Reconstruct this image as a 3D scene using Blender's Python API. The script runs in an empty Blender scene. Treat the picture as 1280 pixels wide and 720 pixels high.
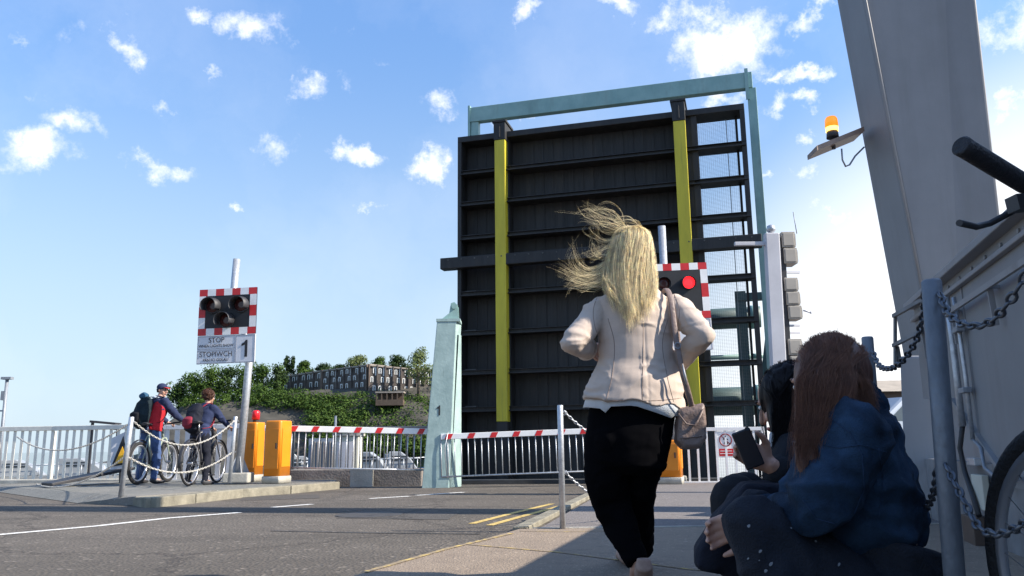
import bpy, bmesh, math, random
from mathutils import Vector, Matrix, Quaternion, noise as mnoise
V = Vector
PI = math.pi
R_ = math.radians
rnd = random.Random(7)
scene = bpy.context.scene
COL = scene.collection

# ------------------------------------------------------------------ camera
F_PX = 1010.0
PITCH, ROLL = R_(11.1), R_(0.65)
CAM = V((0.0, 0.0, 0.64))
_F = V((0, math.cos(PITCH), math.sin(PITCH)))
_R0 = V((1, 0, 0)); _U0 = V((0, -math.sin(PITCH), math.cos(PITCH)))
_R = _R0 * math.cos(ROLL) - _U0 * math.sin(ROLL)
_U = _U0 * math.cos(ROLL) + _R0 * math.sin(ROLL)
cd = bpy.data.cameras.new('camera'); cam = bpy.data.objects.new('camera', cd); COL.objects.link(cam)
cd.sensor_width = 36.0; cd.lens = F_PX / 1280 * 36.0; cd.clip_start = 0.05; cd.clip_end = 6000
cam.matrix_world = Matrix(((_R.x, _U.x, -_F.x, CAM.x), (_R.y, _U.y, -_F.y, CAM.y), (_R.z, _U.z, -_F.z, CAM.z), (0, 0, 0, 1)))
scene.camera = cam
scene.view_settings.view_transform = 'Standard'
scene.view_settings.look = 'None'
scene.view_settings.exposure = 0.85
scene.view_settings.gamma = 1.0

SUN_EL, SUN_PHI = 35.0, -12.5        # elevation; bearing from +X towards +Y
def sun_vec():
    e, p = R_(SUN_EL), R_(SUN_PHI)
    return V((math.cos(e) * math.cos(p), math.cos(e) * math.sin(p), math.sin(e)))
sl = bpy.data.lights.new('sun', 'SUN'); so = bpy.data.objects.new('sun', sl); COL.objects.link(so)
sl.energy = 4.9; sl.angle = R_(0.5); sl.color = (1.0, 0.91, 0.78)
so.rotation_euler = sun_vec().to_track_quat('Z', 'Y').to_euler()

def ray(px, py):
    return (_F + _R * ((px - 640) / F_PX) - _U * ((py - 360) / F_PX))
def W(px, py, Y):
    d = ray(px, py); return CAM + d * (Y / d.y)
def G(px, py, z=0.0):
    d = ray(px, py); return CAM + d * ((z - CAM.z) / d.z)

# ------------------------------------------------------------------ world: sky + clouds
world = bpy.data.worlds.new('World'); scene.world = world; world.use_nodes = True
def build_world():
    nt = world.node_tree; N = nt.nodes; L = nt.links
    N.clear()
    out = N.new('ShaderNodeOutputWorld'); bg = N.new('ShaderNodeBackground')
    sky = N.new('ShaderNodeTexSky'); sky.sky_type = 'NISHITA'; sky.sun_disc = False
    sky.sun_elevation = R_(SUN_EL); sky.sun_rotation = R_(90 - SUN_PHI)
    sky.air_density = 1.0; sky.dust_density = 0.6; sky.ozone_density = 2.6
    bg.inputs['Strength'].default_value = 0.11
    tc = N.new('ShaderNodeTexCoord')
    nz = N.new('ShaderNodeTexNoise'); nz.inputs['Scale'].default_value = 11; nz.inputs['Detail'].default_value = 7; nz.inputs['Roughness'].default_value = .66
    L.new(tc.outputs['Generated'], nz.inputs['Vector'])
    sub = N.new('ShaderNodeVectorMath'); sub.operation = 'SUBTRACT'; sub.inputs[1].default_value = (.5, .5, .5)
    L.new(nz.outputs['Color'], sub.inputs[0])
    sc = N.new('ShaderNodeVectorMath'); sc.operation = 'SCALE'; sc.inputs['Scale'].default_value = 0.12
    L.new(sub.outputs[0], sc.inputs[0])
    ad = N.new('ShaderNodeVectorMath'); ad.operation = 'ADD'
    L.new(tc.outputs['Generated'], ad.inputs[0]); L.new(sc.outputs[0], ad.inputs[1])
    # px, py, rx, ry (in px of the photograph), strength
    clouds = [(45, 195, 62, 38, 1), (90, 155, 45, 30, .78), (200, 212, 60, 22, .85), (165, 62, 28, 22, .7), (255, 10, 34, 24, .8),
              (320, 35, 48, 34, .72), (385, 112, 34, 26, .74), (345, 180, 28, 34, .66), (452, 195, 34, 20, .8), (536, 215, 36, 32, 1.0),
              (550, 132, 24, 18, .6), (295, 262, 13, 10, .8), (30, 38, 26, 16, .6), (55, 116, 30, 12, .45), (460, 265, 34, 10, .5),
              (765, 8, 40, 26, .7), (665, 10, 36, 22, .7), (822, 18, 44, 34, .85), (905, 52, 78, 50, 1.15), (890, 6, 40, 20, .7),
              (1010, 25, 26, 16, .8), (1035, 5, 26, 16, .9), (1012, 88, 34, 13, .85), (975, 88, 22, 10, .7), (975, 128, 22, 16, .8), (1012, 125, 22, 13, .8),
              (640, 150, 40, 12, .7), (900, 120, 40, 14, .6), (1000, 175, 24, 14, .62), (1010, 215, 40, 16, .55), (960, 218, 22, 8, .6),
              (1270, 20, 60, 40, .8), (1290, 120, 80, 60, .8), (1050, 290, 120, 70, .5), (1040, 400, 190, 110, .62), (1400, 200, 200, 150, .9), (700, 90, 30, 12, .4),
              (480, 70, 30, 10, .4), (430, 95, 26, 18, .5), (205, 138, 16, 12, .55), (260, 90, 18, 10, .5), (440, 40, 20, 10, .35), (110, 40, 30, 30, .4), (-150, 120, 90, 50, .9), (-300, 300, 120, 40, .8), (1600, 100, 150, 80, .9), (300, -150, 120, 60, .9), (800, -200, 160, 80, .9)]
    prev = None
    for (px, py, rx, ry, st) in clouds:
        if px < 860 and rx > 30: rx *= .86; ry *= .82
        d = ray(px, py); k = 1 / d.length; d = d.normalized()
        right = d.cross(V((0, 0, 1))).normalized(); up = right.cross(d)
        m = Matrix((right, up, -d)).transposed()
        mp = N.new('ShaderNodeMapping'); mp.vector_type = 'TEXTURE'
        mp.inputs['Location'].default_value = d
        mp.inputs['Rotation'].default_value = m.to_euler('XYZ')
        mp.inputs['Scale'].default_value = (rx * 1.08 * k / F_PX, ry * 1.08 * k / F_PX, 0.25)
        L.new(ad.outputs[0], mp.inputs['Vector'])
        ln = N.new('ShaderNodeVectorMath'); ln.operation = 'LENGTH'; L.new(mp.outputs[0], ln.inputs[0])
        mr = N.new('ShaderNodeMapRange'); mr.inputs['From Min'].default_value = 1.15; mr.inputs['From Max'].default_value = 0.1
        mr.inputs['To Min'].default_value = 0; mr.inputs['To Max'].default_value = st if px > 860 else st * 1.02
        L.new(ln.outputs['Value'], mr.inputs['Value'])
        if prev is None: prev = mr.outputs[0]
        else:
            mx = N.new('ShaderNodeMath'); mx.operation = 'MAXIMUM'; L.new(prev, mx.inputs[0]); L.new(mr.outputs[0], mx.inputs[1]); prev = mx.outputs[0]
    n2 = N.new('ShaderNodeTexNoise'); n2.inputs['Scale'].default_value = 21; n2.inputs['Detail'].default_value = 8; n2.inputs['Roughness'].default_value = .68
    L.new(tc.outputs['Generated'], n2.inputs['Vector'])
    n3 = N.new('ShaderNodeMath'); n3.operation = 'MULTIPLY_ADD'; n3.inputs[1].default_value = 2.4; n3.inputs[2].default_value = -1.2
    L.new(n2.outputs['Fac'], n3.inputs[0])
    gate = N.new('ShaderNodeMapRange'); gate.inputs['From Min'].default_value = 0.0; gate.inputs['From Max'].default_value = 0.25
    L.new(prev, gate.inputs['Value'])
    ad2 = N.new('ShaderNodeMath'); ad2.operation = 'ADD'; L.new(prev, ad2.inputs[0]); L.new(n3.outputs[0], ad2.inputs[1])
    sm = N.new('ShaderNodeMapRange'); sm.interpolation_type = 'SMOOTHSTEP'
    sm.inputs['From Min'].default_value = 0.12; sm.inputs['From Max'].default_value = 1.25
    L.new(ad2.outputs[0], sm.inputs['Value'])
    ml = N.new('ShaderNodeMath'); ml.operation = 'MULTIPLY'; L.new(sm.outputs[0], ml.inputs[0]); L.new(gate.outputs[0], ml.inputs[1])
    # fainter high veil all over
    n4 = N.new('ShaderNodeTexNoise'); n4.inputs['Scale'].default_value = 5; n4.inputs['Detail'].default_value = 5
    L.new(ad.outputs[0], n4.inputs['Vector'])
    v4 = N.new('ShaderNodeMapRange'); v4.inputs['From Min'].default_value = .45; v4.inputs['From Max'].default_value = .8; v4.inputs['To Max'].default_value = .14
    L.new(n4.outputs['Fac'], v4.inputs['Value'])
    mx = N.new('ShaderNodeMath'); mx.operation = 'MAXIMUM'; L.new(ml.outputs[0], mx.inputs[0]); L.new(v4.outputs[0], mx.inputs[1])
    # sunward and horizon haze
    dt = N.new('ShaderNodeVectorMath'); dt.operation = 'DOT_PRODUCT'; dt.inputs[1].default_value = V((.62, .77, -.15)).normalized()
    L.new(tc.outputs['Generated'], dt.inputs[0])
    hz = N.new('ShaderNodeMapRange'); hz.interpolation_type = 'SMOOTHSTEP'
    hz.inputs['From Min'].default_value = 0.81; hz.inputs['From Max'].default_value = 0.94; hz.inputs['To Max'].default_value = .88
    L.new(dt.outputs['Value'], hz.inputs['Value'])
    mx2 = N.new('ShaderNodeMath'); mx2.operation = 'MAXIMUM'; L.new(mx.outputs[0], mx2.inputs[0]); L.new(hz.outputs[0], mx2.inputs[1])
    mix = N.new('ShaderNodeMix'); mix.data_type = 'RGBA'
    L.new(mx2.outputs[0], mix.inputs['Factor'])
    gain = N.new('ShaderNodeMix'); gain.data_type = 'RGBA'; gain.blend_type = 'MULTIPLY'; gain.inputs['Factor'].default_value = 1
    gain.inputs['B'].default_value = SKY_GAIN
    sp = N.new('ShaderNodeSeparateXYZ'); L.new(tc.outputs['Generated'], sp.inputs[0])
    ev = N.new('ShaderNodeMapRange'); ev.inputs['From Min'].default_value = 0.02; ev.inputs['From Max'].default_value = 0.5; ev.inputs['To Min'].default_value = .80; ev.inputs['To Max'].default_value = 1.75
    L.new(sp.outputs['Z'], ev.inputs['Value'])
    vs = N.new('ShaderNodeVectorMath'); vs.operation = 'SCALE'; L.new(sky.outputs[0], vs.inputs[0]); L.new(ev.outputs[0], vs.inputs['Scale'])
    L.new(vs.outputs[0], gain.inputs['A'])
    hm = N.new('ShaderNodeMapRange'); hm.interpolation_type = 'SMOOTHSTEP'; hm.inputs['From Min'].default_value = .50; hm.inputs['From Max'].default_value = -.02; hm.inputs['To Max'].default_value = .85
    L.new(sp.outputs['Z'], hm.inputs['Value'])
    hx = N.new('ShaderNodeMix'); hx.data_type = 'RGBA'; L.new(hm.outputs[0], hx.inputs['Factor']); L.new(gain.outputs['Result'], hx.inputs['A']); hx.inputs['B'].default_value = (3.7, 4.5, 5.2, 1)
    L.new(hx.outputs['Result'], mix.inputs['A']); mix.inputs['B'].default_value = CLOUD_COL
    L.new(mix.outputs['Result'], bg.inputs['Color']); L.new(bg.outputs[0], out.inputs[0])
SKY_GAIN = (.68, .79, .88, 1)
CLOUD_COL = (7.0, 7.0, 7.1, 1)
build_world()

# ------------------------------------------------------------------ materials
MATS = {}
def mat(name, col, rough=.6, metal=0., var=.12, scale=6., bump=0., bscale=40., spec=.5, col2=None, stretch=None, detail=5, emit=None, contrast=(.3, .7), trans=0, attr=None):
    if name in MATS: return MATS[name]
    m = bpy.data.materials.new(name); m.use_nodes = True
    nt = m.node_tree; N = nt.nodes; L = nt.links; b = N['Principled BSDF']
    b.inputs['Roughness'].default_value = rough; b.inputs['Metallic'].default_value = metal
    b.inputs['Specular IOR Level'].default_value = spec
    tc = N.new('ShaderNodeTexCoord'); src = tc.outputs['Object']
    if stretch:
        mp = N.new('ShaderNodeMapping'); mp.inputs['Scale'].default_value = stretch; L.new(src, mp.inputs['Vector']); src = mp.outputs[0]
    nz = N.new('ShaderNodeTexNoise'); nz.inputs['Scale'].default_value = scale; nz.inputs['Detail'].default_value = detail; nz.inputs['Roughness'].default_value = .6
    L.new(src, nz.inputs['Vector'])
    mr = N.new('ShaderNodeMapRange'); mr.inputs['From Min'].default_value = contrast[0]; mr.inputs['From Max'].default_value = contrast[1]
    L.new(nz.outputs['Fac'], mr.inputs['Value'])
    c1 = tuple(c * (1 - var) for c in col); c2 = col2 or tuple(min(1, c * (1 + var)) for c in col)
    mx = N.new('ShaderNodeMix'); mx.data_type = 'RGBA'
    L.new(mr.outputs[0], mx.inputs['Factor']); mx.inputs['A'].default_value = (*c1, 1); mx.inputs['B'].default_value = (*c2, 1)
    cout = mx.outputs['Result']
    if attr:
        at = N.new('ShaderNodeAttribute'); at.attribute_name = attr
        m2 = N.new('ShaderNodeMix'); m2.data_type = 'RGBA'; m2.blend_type = 'MULTIPLY'; m2.inputs['Factor'].default_value = 1
        L.new(cout, m2.inputs['A']); L.new(at.outputs['Color'], m2.inputs['B']); cout = m2.outputs['Result']
    L.new(cout, b.inputs['Base Color'])
    if bump:
        n2 = N.new('ShaderNodeTexNoise'); n2.inputs['Scale'].default_value = bscale; n2.inputs['Detail'].default_value = 3
        L.new(src, n2.inputs['Vector'])
        bp = N.new('ShaderNodeBump'); bp.inputs['Strength'].default_value = bump; bp.inputs['Distance'].default_value = .02
        L.new(n2.outputs['Fac'], bp.inputs['Height']); L.new(bp.outputs[0], b.inputs['Normal'])
    if emit:
        b.inputs['Emission Color'].default_value = (*emit[0], 1); b.inputs['Emission Strength'].default_value = emit[1]
    if trans:
        b.inputs['Subsurface Weight'].default_value = 0
        b.inputs['Transmission Weight'].default_value = trans
    MATS[name] = m
    return m

def grime(m, col=(.05, .045, .04), amt=.5, scale=1.2, stretch=(3, 3, .35), lo=.5, hi=.75, detail=9):
    N, L, b = mnodes(m)
    tc = N.new('ShaderNodeTexCoord'); mp = N.new('ShaderNodeMapping'); mp.inputs['Scale'].default_value = stretch
    nz = N.new('ShaderNodeTexNoise'); nz.inputs['Scale'].default_value = scale; nz.inputs['Detail'].default_value = detail; nz.inputs['Roughness'].default_value = .7
    L.new(tc.outputs['Object'], mp.inputs['Vector']); L.new(mp.outputs[0], nz.inputs['Vector'])
    mr = N.new('ShaderNodeMapRange'); mr.inputs['From Min'].default_value = lo; mr.inputs['From Max'].default_value = hi; mr.inputs['To Max'].default_value = amt; L.new(nz.outputs['Fac'], mr.inputs['Value'])
    old = b.inputs['Base Color'].links[0].from_socket
    mx = N.new('ShaderNodeMix'); mx.data_type = 'RGBA'; L.new(mr.outputs[0], mx.inputs['Factor']); L.new(old, mx.inputs['A']); mx.inputs['B'].default_value = (*col, 1)
    L.new(mx.outputs['Result'], b.inputs['Base Color']); return m
def mnodes(m): return m.node_tree.nodes, m.node_tree.links, m.node_tree.nodes['Principled BSDF']

def ground_mat(name, ca, cb, cdark, speck=140., bumpd=.006, patch=.35, cracks=True, rough=.9):
    m = bpy.data.materials.new(name); m.use_nodes = True
    N, L, b = mnodes(m)
    b.inputs['Roughness'].default_value = rough; b.inputs['Specular IOR Level'].default_value = .3
    tc = N.new('ShaderNodeTexCoord')
    def nz(sc, det=4, ro=.6):
        n = N.new('ShaderNodeTexNoise'); n.inputs['Scale'].default_value = sc; n.inputs['Detail'].default_value = det; n.inputs['Roughness'].default_value = ro
        L.new(tc.outputs['Object'], n.inputs['Vector']); return n
    def mr(s, a, c, t0=0, t1=1):
        n = N.new('ShaderNodeMapRange'); n.inputs['From Min'].default_value = a; n.inputs['From Max'].default_value = c; n.inputs['To Min'].default_value = t0; n.inputs['To Max'].default_value = t1
        L.new(s, n.inputs['Value']); return n.outputs[0]
    def mix(f, a, c):
        n = N.new('ShaderNodeMix'); n.data_type = 'RGBA'; L.new(f, n.inputs['Factor'])
        for k, v in (('A', a), ('B', c)):
            if isinstance(v, tuple): n.inputs[k].default_value = (*v, 1)
            else: L.new(v, n.inputs[k])
        return n.outputs['Result']
    big = nz(patch, 5); fine = nz(speck, 2, .7); med = nz(6, 6, .7)
    c = mix(mr(big.outputs['Fac'], .35, .65), ca, cb)
    c = mix(mr(med.outputs['Fac'], .52, .78, 0, .55), c, cdark)
    c = mix(mr(fine.outputs['Fac'], .52, .7, 0, .55), c, cdark)
    vo = N.new('ShaderNodeTexVoronoi'); vo.inputs['Scale'].default_value = speck * .6; L.new(tc.outputs['Object'], vo.inputs['Vector'])
    light = tuple(min(1, x * 2.1) for x in cb)
    c = mix(mr(vo.outputs['Color'], .86, .9, 0, .6), c, light)
    if cracks:
        v2 = N.new('ShaderNodeTexVoronoi'); v2.feature = 'DISTANCE_TO_EDGE'; v2.inputs['Scale'].default_value = .42
        wv = N.new('ShaderNodeVectorMath'); wv.operation = 'MULTIPLY_ADD'
        L.new(med.outputs['Color'], wv.inputs[0]); wv.inputs[1].default_value = (.5, .5, .5); L.new(tc.outputs['Object'], wv.inputs[2])
        L.new(wv.outputs[0], v2.inputs['Vector'])
        c = mix(mr(v2.outputs['Distance'], .012, .004, 0, .7), c, cdark)
    L.new(c, b.inputs['Base Color'])
    bp = N.new('ShaderNodeBump'); bp.inputs['Strength'].default_value = .7; bp.inputs['Distance'].default_value = bumpd
    L.new(vo.outputs['Distance'], bp.inputs['Height']); L.new(bp.outputs[0], b.inputs['Normal'])
    return m

# ------------------------------------------------------------------ geometry helpers
def wm(o):
    m = o.matrix_basis.copy(); p = o.parent
    while p: m = p.matrix_basis @ m; p = p.parent
    return m
def tag(o, label=None, cat=None, group=None, kind=None):
    if label: o['label'] = label
    if cat: o['category'] = cat
    if group: o['group'] = group
    if kind: o['kind'] = kind
    return o
def empty(name, loc=(0, 0, 0), rz=0, label=None, cat=None, group=None):
    o = bpy.data.objects.new(name, None); COL.objects.link(o); o.location = loc; o.rotation_euler = (0, 0, rz)
    o.empty_display_size = .2
    return tag(o, label, cat, group)
def link_mesh(name, me, m, parent=None):
    if m is not None and not me.materials: me.materials.append(m)
    o = bpy.data.objects.new(name, me); COL.objects.link(o)
    if parent is not None:
        o.parent = parent; me.transform(wm(parent).inverted())
    return o
def kids(o): return [c for c in COL.objects if c.parent == o]
def copy_tree(o, parent=None):
    c = o.copy(); COL.objects.link(c); c.parent = parent
    for ch in kids(o): copy_tree(ch, c)
    return c

class MB:
    def __init__(s, smooth=False): s.bm = bmesh.new(); s.smooth = smooth; s.mats = []; s.mi = 0
    def usem(s, m):
        if m not in s.mats: s.mats.append(m)
        s.mi = s.mats.index(m); return s
    def face(s, vs, smooth=None):
        try:
            f = s.bm.faces.new(vs); f.smooth = s.smooth if smooth is None else smooth; f.material_index = s.mi; return f
        except ValueError: return None
    def hexa(s, p):    # 8 points: bottom 4 ccw, top 4
        v = [s.bm.verts.new(q) for q in p]
        for a in ((3, 2, 1, 0), (4, 5, 6, 7), (0, 1, 5, 4), (1, 2, 6, 5), (2, 3, 7, 6), (3, 0, 4, 7)): s.face([v[i] for i in a], False)
        return s
    def box(s, c, sz, M=None):
        c = V(c); hx, hy, hz = sz[0] / 2, sz[1] / 2, sz[2] / 2
        p = [V((x * hx, y * hy, z * hz)) for z in (-1, 1) for x, y in ((-1, -1), (1, -1), (1, 1), (-1, 1))]
        if M is not None: p = [M @ q for q in p]
        return s.hexa([c + q for q in p])
    def beam(s, a, b, w, h, up=(0, 0, 1)):
        a, b = V(a), V(b); d = (b - a).normalized(); up = V(up)
        sd = d.cross(up)
        if sd.length < 1e-4: sd = d.cross(V((0, 1, 0)))
        sd.normalize(); u = sd.cross(d)
        o = [-sd * w / 2 - u * h / 2, sd * w / 2 - u * h / 2, sd * w / 2 + u * h / 2, -sd * w / 2 + u * h / 2]
        return s.hexa([a + q for q in o] + [b + q for q in o])
    def prism(s, poly, t):
        a = [s.bm.verts.new(V(p)) for p in poly]; t = V(t); b = [s.bm.verts.new(V(p) + t) for p in poly]
        s.face(a[::-1], False); s.face(b, False)
        n = len(a)
        for i in range(n): s.face([a[i], a[(i + 1) % n], b[(i + 1) % n], b[i]], False)
        return s
    def loft(s, pts, rx, ry=None, side=None, n=12, cap=True, smooth=True):
        pts = [V(p) for p in pts]; k = len(pts)
        if not hasattr(rx, '__len__'): rx = [rx] * k
        if ry is None: ry = rx
        if not hasattr(ry, '__len__'): ry = [ry] * k
        rings = []; sd = V(side) if side is not None else None
        for i in range(k):
            t = (pts[min(i + 1, k - 1)] - pts[max(i - 1, 0)])
            if t.length < 1e-9: t = V((0, 0, 1))
            t.normalize()
            if sd is None:
                sd = t.cross(V((0, 0, 1)))
                if sd.length < .05: sd = t.cross(V((0, 1, 0)))
            s1 = sd - t * sd.dot(t)
            if s1.length < 1e-5: s1 = t.orthogonal()
            s1.normalize()
            if side is None: sd = s1
            u = t.cross(s1)
            rings.append([s.bm.verts.new(pts[i] + s1 * math.cos(2 * PI * j / n) * rx[i] + u * math.sin(2 * PI * j / n) * ry[i]) for j in range(n)])
        for i in range(k - 1):
            for j in range(n): s.face([rings[i][j], rings[i][(j + 1) % n], rings[i + 1][(j + 1) % n], rings[i + 1][j]], smooth)
        if cap: s.face(rings[0][::-1], False); s.face(rings[-1], False)
        return s
    def tube(s, a, b, r, r2=None, n=10): return s.loft([a, b], [r, r if r2 is None else r2], n=n)
    def path(s, pts, r, n=8): return s.loft(pts, r, n=n)
    def ball(s, c, r, seg=12, M=None):
        c = V(c)
        if not hasattr(r, '__len__'): r = (r, r, r)
        rows = seg // 2 + 1; vs = []
        for i in range(rows + 1):
            th = PI * i / rows
            if i in (0, rows): q = V((0, 0, math.cos(th) * r[2])); q = M @ q if M else q; vs.append([s.bm.verts.new(c + q)])
            else:
                row = []
                for j in range(seg):
                    a = 2 * PI * j / seg
                    q = V((math.sin(th) * math.cos(a) * r[0], math.sin(th) * math.sin(a) * r[1], math.cos(th) * r[2]))
                    q = M @ q if M else q; row.append(s.bm.verts.new(c + q))
                vs.append(row)
        for i in range(rows):
            A, B = vs[i], vs[i + 1]
            for j in range(seg):
                k = (j + 1) % seg
                if len(A) == 1: s.face([A[0], B[j], B[k]], True)
                elif len(B) == 1: s.face([A[j], B[0], A[k]], True)
                else: s.face([A[j], B[j], B[k], A[k]], True)
        return s
    def torus(s, c, R, r, axis=(0, 0, 1), n=24, m=8, el=None):
        c = V(c); q = V(axis).to_track_quat('Z', 'Y'); rings = []
        for i in range(n):
            a = 2 * PI * i / n; d = V((math.cos(a), math.sin(a), 0)); ctr = d * R
            if el: ctr = V((d.x * R, d.y * R * el, 0))
            rings.append([s.bm.verts.new(c + q @ (ctr + d * math.cos(2 * PI * j / m) * r + V((0, 0, math.sin(2 * PI * j / m) * r)))) for j in range(m)])
        for i in range(n):
            for j in range(m): s.face([rings[i][j], rings[(i + 1) % n][j], rings[(i + 1) % n][(j + 1) % m], rings[i][(j + 1) % m]], True)
        return s
    def quad(s, p): s.face([s.bm.verts.new(V(q)) for q in p]); return s
    def mesh(s, name):
        me = bpy.data.meshes.new(name); s.bm.normal_update(); s.bm.to_mesh(me); s.bm.free()
        for m in s.mats: me.materials.append(m)
        return me
    def build(s, name, m=None, parent=None, bevel=0, keep=False):
        if not keep: bmesh.ops.recalc_face_normals(s.bm, faces=s.bm.faces)
        o = link_mesh(name, s.mesh(name), m, parent)
        if bevel:
            b = o.modifiers.new('bevel', 'BEVEL'); b.width = bevel; b.segments = 2; b.limit_method = 'ANGLE'; b.angle_limit = R_(40)
        return o

def frameM(x, z=(0, 0, 1)):
    x = V(x).normalized(); z = V(z); y = z.cross(x).normalized(); z = x.cross(y)
    return Matrix((x, y, z)).transposed()

def text_mesh(body, size, origin, xdir, updir, m, name, parent=None, depth=.002, align='CENTER', squeeze=1.0, bold=0):
    cu = bpy.data.curves.new('lettering', 'FONT'); cu.body = body; cu.size = size; cu.extrude = depth; cu.align_x = align; cu.align_y = 'CENTER'; cu.offset = bold; cu.resolution_u = 3
    o = bpy.data.objects.new('lettering', cu); COL.objects.link(o)
    dg = bpy.context.evaluated_depsgraph_get(); dg.update()
    me = bpy.data.meshes.new_from_object(o.evaluated_get(dg)); bpy.data.objects.remove(o); bpy.data.curves.remove(cu)
    x = V(xdir).normalized(); u = V(updir); u = (u - x * u.dot(x)).normalized(); z = x.cross(u)
    M = Matrix.Translation(V(origin)) @ Matrix((x * squeeze, u, z)).transposed().to_4x4()
    me.transform(M); me.materials.clear()
    return link_mesh(name, me, m, parent)

def sagpts(a, b, sag, n=24):
    a, b = V(a), V(b)
    return [a.lerp(b, i / n) - V((0, 0, sag * 4 * (i / n) * (1 - i / n))) for i in range(n + 1)]
def chain_mb(pts, L=.03, r=.003, wd=.5, n=10, m=6):
    # walk the polyline, one oval link every 0.72 L
    mb = MB(); seg = []; acc = 0; step = L * .74; prev = V(pts[0]); out = [V(pts[0])]
    for p in pts[1:]:
        p = V(p); d = (p - prev).length
        while acc + d >= step:
            t = (step - acc) / d; prev = prev.lerp(p, t); d = (p - prev).length; acc = 0; out.append(prev.copy())
        acc += d; prev = p
    for i in range(len(out) - 1):
        a, b = out[i], out[i + 1]; d = (b - a).normalized(); c = (a + b) / 2
        sd = d.cross(V((0, 0, 1)));  sd = sd.normalized() if sd.length > .1 else d.cross(V((1, 0, 0))).normalized()
        u = sd.cross(d).normalized()
        ax = (sd + u).normalized() if i % 2 else (sd - u).normalized()
        o = d.cross(ax).normalized()
        rings = []
        for k in range(n):
            an = 2 * PI * k / n; q = d * math.cos(an) * (L / 2 - r) + o * math.sin(an) * (L * wd / 2 - r)
            rad = (d * math.cos(an) + o * math.sin(an)).normalized()
            rings.append([mb.bm.verts.new(c + q + rad * math.cos(2 * PI * j / m) * r + ax * math.sin(2 * PI * j / m) * r) for j in range(m)])
        for k in range(n):
            for j in range(m): mb.face([rings[k][j], rings[(k + 1) % n][j], rings[(k + 1) % n][(j + 1) % m], rings[k][(j + 1) % m]], True)
    return mb

# bridge axis (forward along the road) and lateral
AX = V((math.sin(R_(16.2)), math.cos(R_(16.2)), 0)); LT = V((AX.y, -AX.x, 0))
def AL(fwd, lat, z=0): return AX * fwd + LT * lat + V((0, 0, z))
UP = V((0, 0, 1))
# ================================================================== GROUND, ROAD, WATER
ROADZ = -0.03
m_asph = ground_mat('asphalt', (.100, .087, .072), (.145, .126, .106), (.045, .038, .034), speck=70, bumpd=.012)
m_pave = ground_mat('footway_surface', (.30, .235, .175), (.25, .20, .155), (.12, .095, .08), speck=130, cracks=False)
m_deckp = ground_mat('footway_far_surface', (.17, .155, .15), (.20, .18, .17), (.08, .075, .07), speck=130, cracks=False)
m_isl = ground_mat('island_surface', (.17, .175, .16), (.22, .21, .19), (.09, .085, .08), speck=130)
m_kerb = mat('kerb_stone', (.23, .21, .16), .85, var=.35, scale=5, bump=.5, bscale=60)
m_conc = mat('concrete', (.19, .17, .155), .85, var=.4, scale=2.2, bump=.5, bscale=30)
m_lightconc = mat('pale_concrete', (.42, .40, .35), .85, var=.2, scale=4, bump=.3, bscale=40)
m_water = mat('sea_water', (.015, .03, .035), .08, var=.2, scale=.1, bump=.25, bscale=1.2)
m_wpaint = mat('white_road_paint', (.62, .60, .56), .75, var=.3, scale=30, bump=.2, bscale=90, contrast=(.35, .55))
m_ypaint = mat('yellow_road_paint', (.46, .33, .11), .75, var=.35, scale=25, bump=.2, bscale=90, contrast=(.35, .55))
m_tar = mat('tar_seal', (.03, .028, .027), .55, var=.3, scale=20)
m_cover = mat('cast_iron_cover', (.08, .07, .06), .6, metal=.4, var=.3, scale=12, bump=.5, bscale=40)

grime(m_asph, (.052, .046, .040), .5, .55, (.22, 1.3, 1), .45, .7); grime(m_pave, (.15, .125, .10), .5, 1.6, (1, 1, 1), .5, .72)
def sheet(name, poly, z0, m, thick=None):
    mb = MB()
    if thick: mb.prism([V((p[0], p[1], z0 - thick)) for p in poly], (0, 0, thick))
    else: mb.quad([V((p[0], p[1], z0)) for p in poly])
    return tag(mb.build(name, m), kind='structure')
# water: one sheet to the horizon
mb = MB(); mb.quad([(-3000, -300, -3.2), (3000, -300, -3.2), (3000, 5000, -3.2), (-3000, 5000, -3.2)]); tag(mb.build('sea_water', m_water), kind='structure')
# quay body, its far edge runs behind the fences
QL, QR = V((-40, 17.2)), V((12, 15.3))
quay = [(-40, -30), (14, -30), (14, 15.0), (2.0, 15.2), (-.9, 15.6), (-40, 18.5)]
sheet('quay', quay, -0.30, m_conc, 3.5)
# road sheet (over the quay), footways and island as raised slabs
road = [(-40, -30), (14, -30), (14, 14.9), (2.0, 15.1), (-.9, 15.5), (-40, 18.4)]
sheet('road', road, ROADZ, m_asph, .26)
# near footway: from lower left of the photo to the joint at the post
k0 = G(440, 720); k1 = G(545, 686); k2 = G(650, 661)
kd = (k2 - k0).normalized(); kn = k0 - kd * 20
jr = G(1010, 657)
jd = (jr - k2).normalized(); far_r = k2 + jd * 14
sheet('footway', [kn, kn + V((16, 0, 0)), far_r, k2], 0.0, m_pave, .028)
# far footway with its pale kerb
f1 = G(735, 619); f1d = (f1 - k2).normalized(); f2 = k2 + f1d * 7.5
s2 = k2 + jd * .02
sheet('footway', [s2 + f1d * .03 + jd * .14, far_r + f1d * .03, far_r + f1d * 8.0, f2 + jd * .14], 0.004, m_deckp, .032)
mb = MB()
mb.beam(k2 + V((0, 0, -.008)), f2 + V((0, 0, -.008)), .12, .05)
tag(mb.build('kerb', m_kerb, bevel=.008), kind='structure')
mb = MB(); mb.beam(k2 + jd * .1 + V((0, 0, 0.0)), far_r + V((0, 0, 0.0)), .035, .016); tag(mb.build('joint_strip', m_lightconc), kind='structure')
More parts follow.
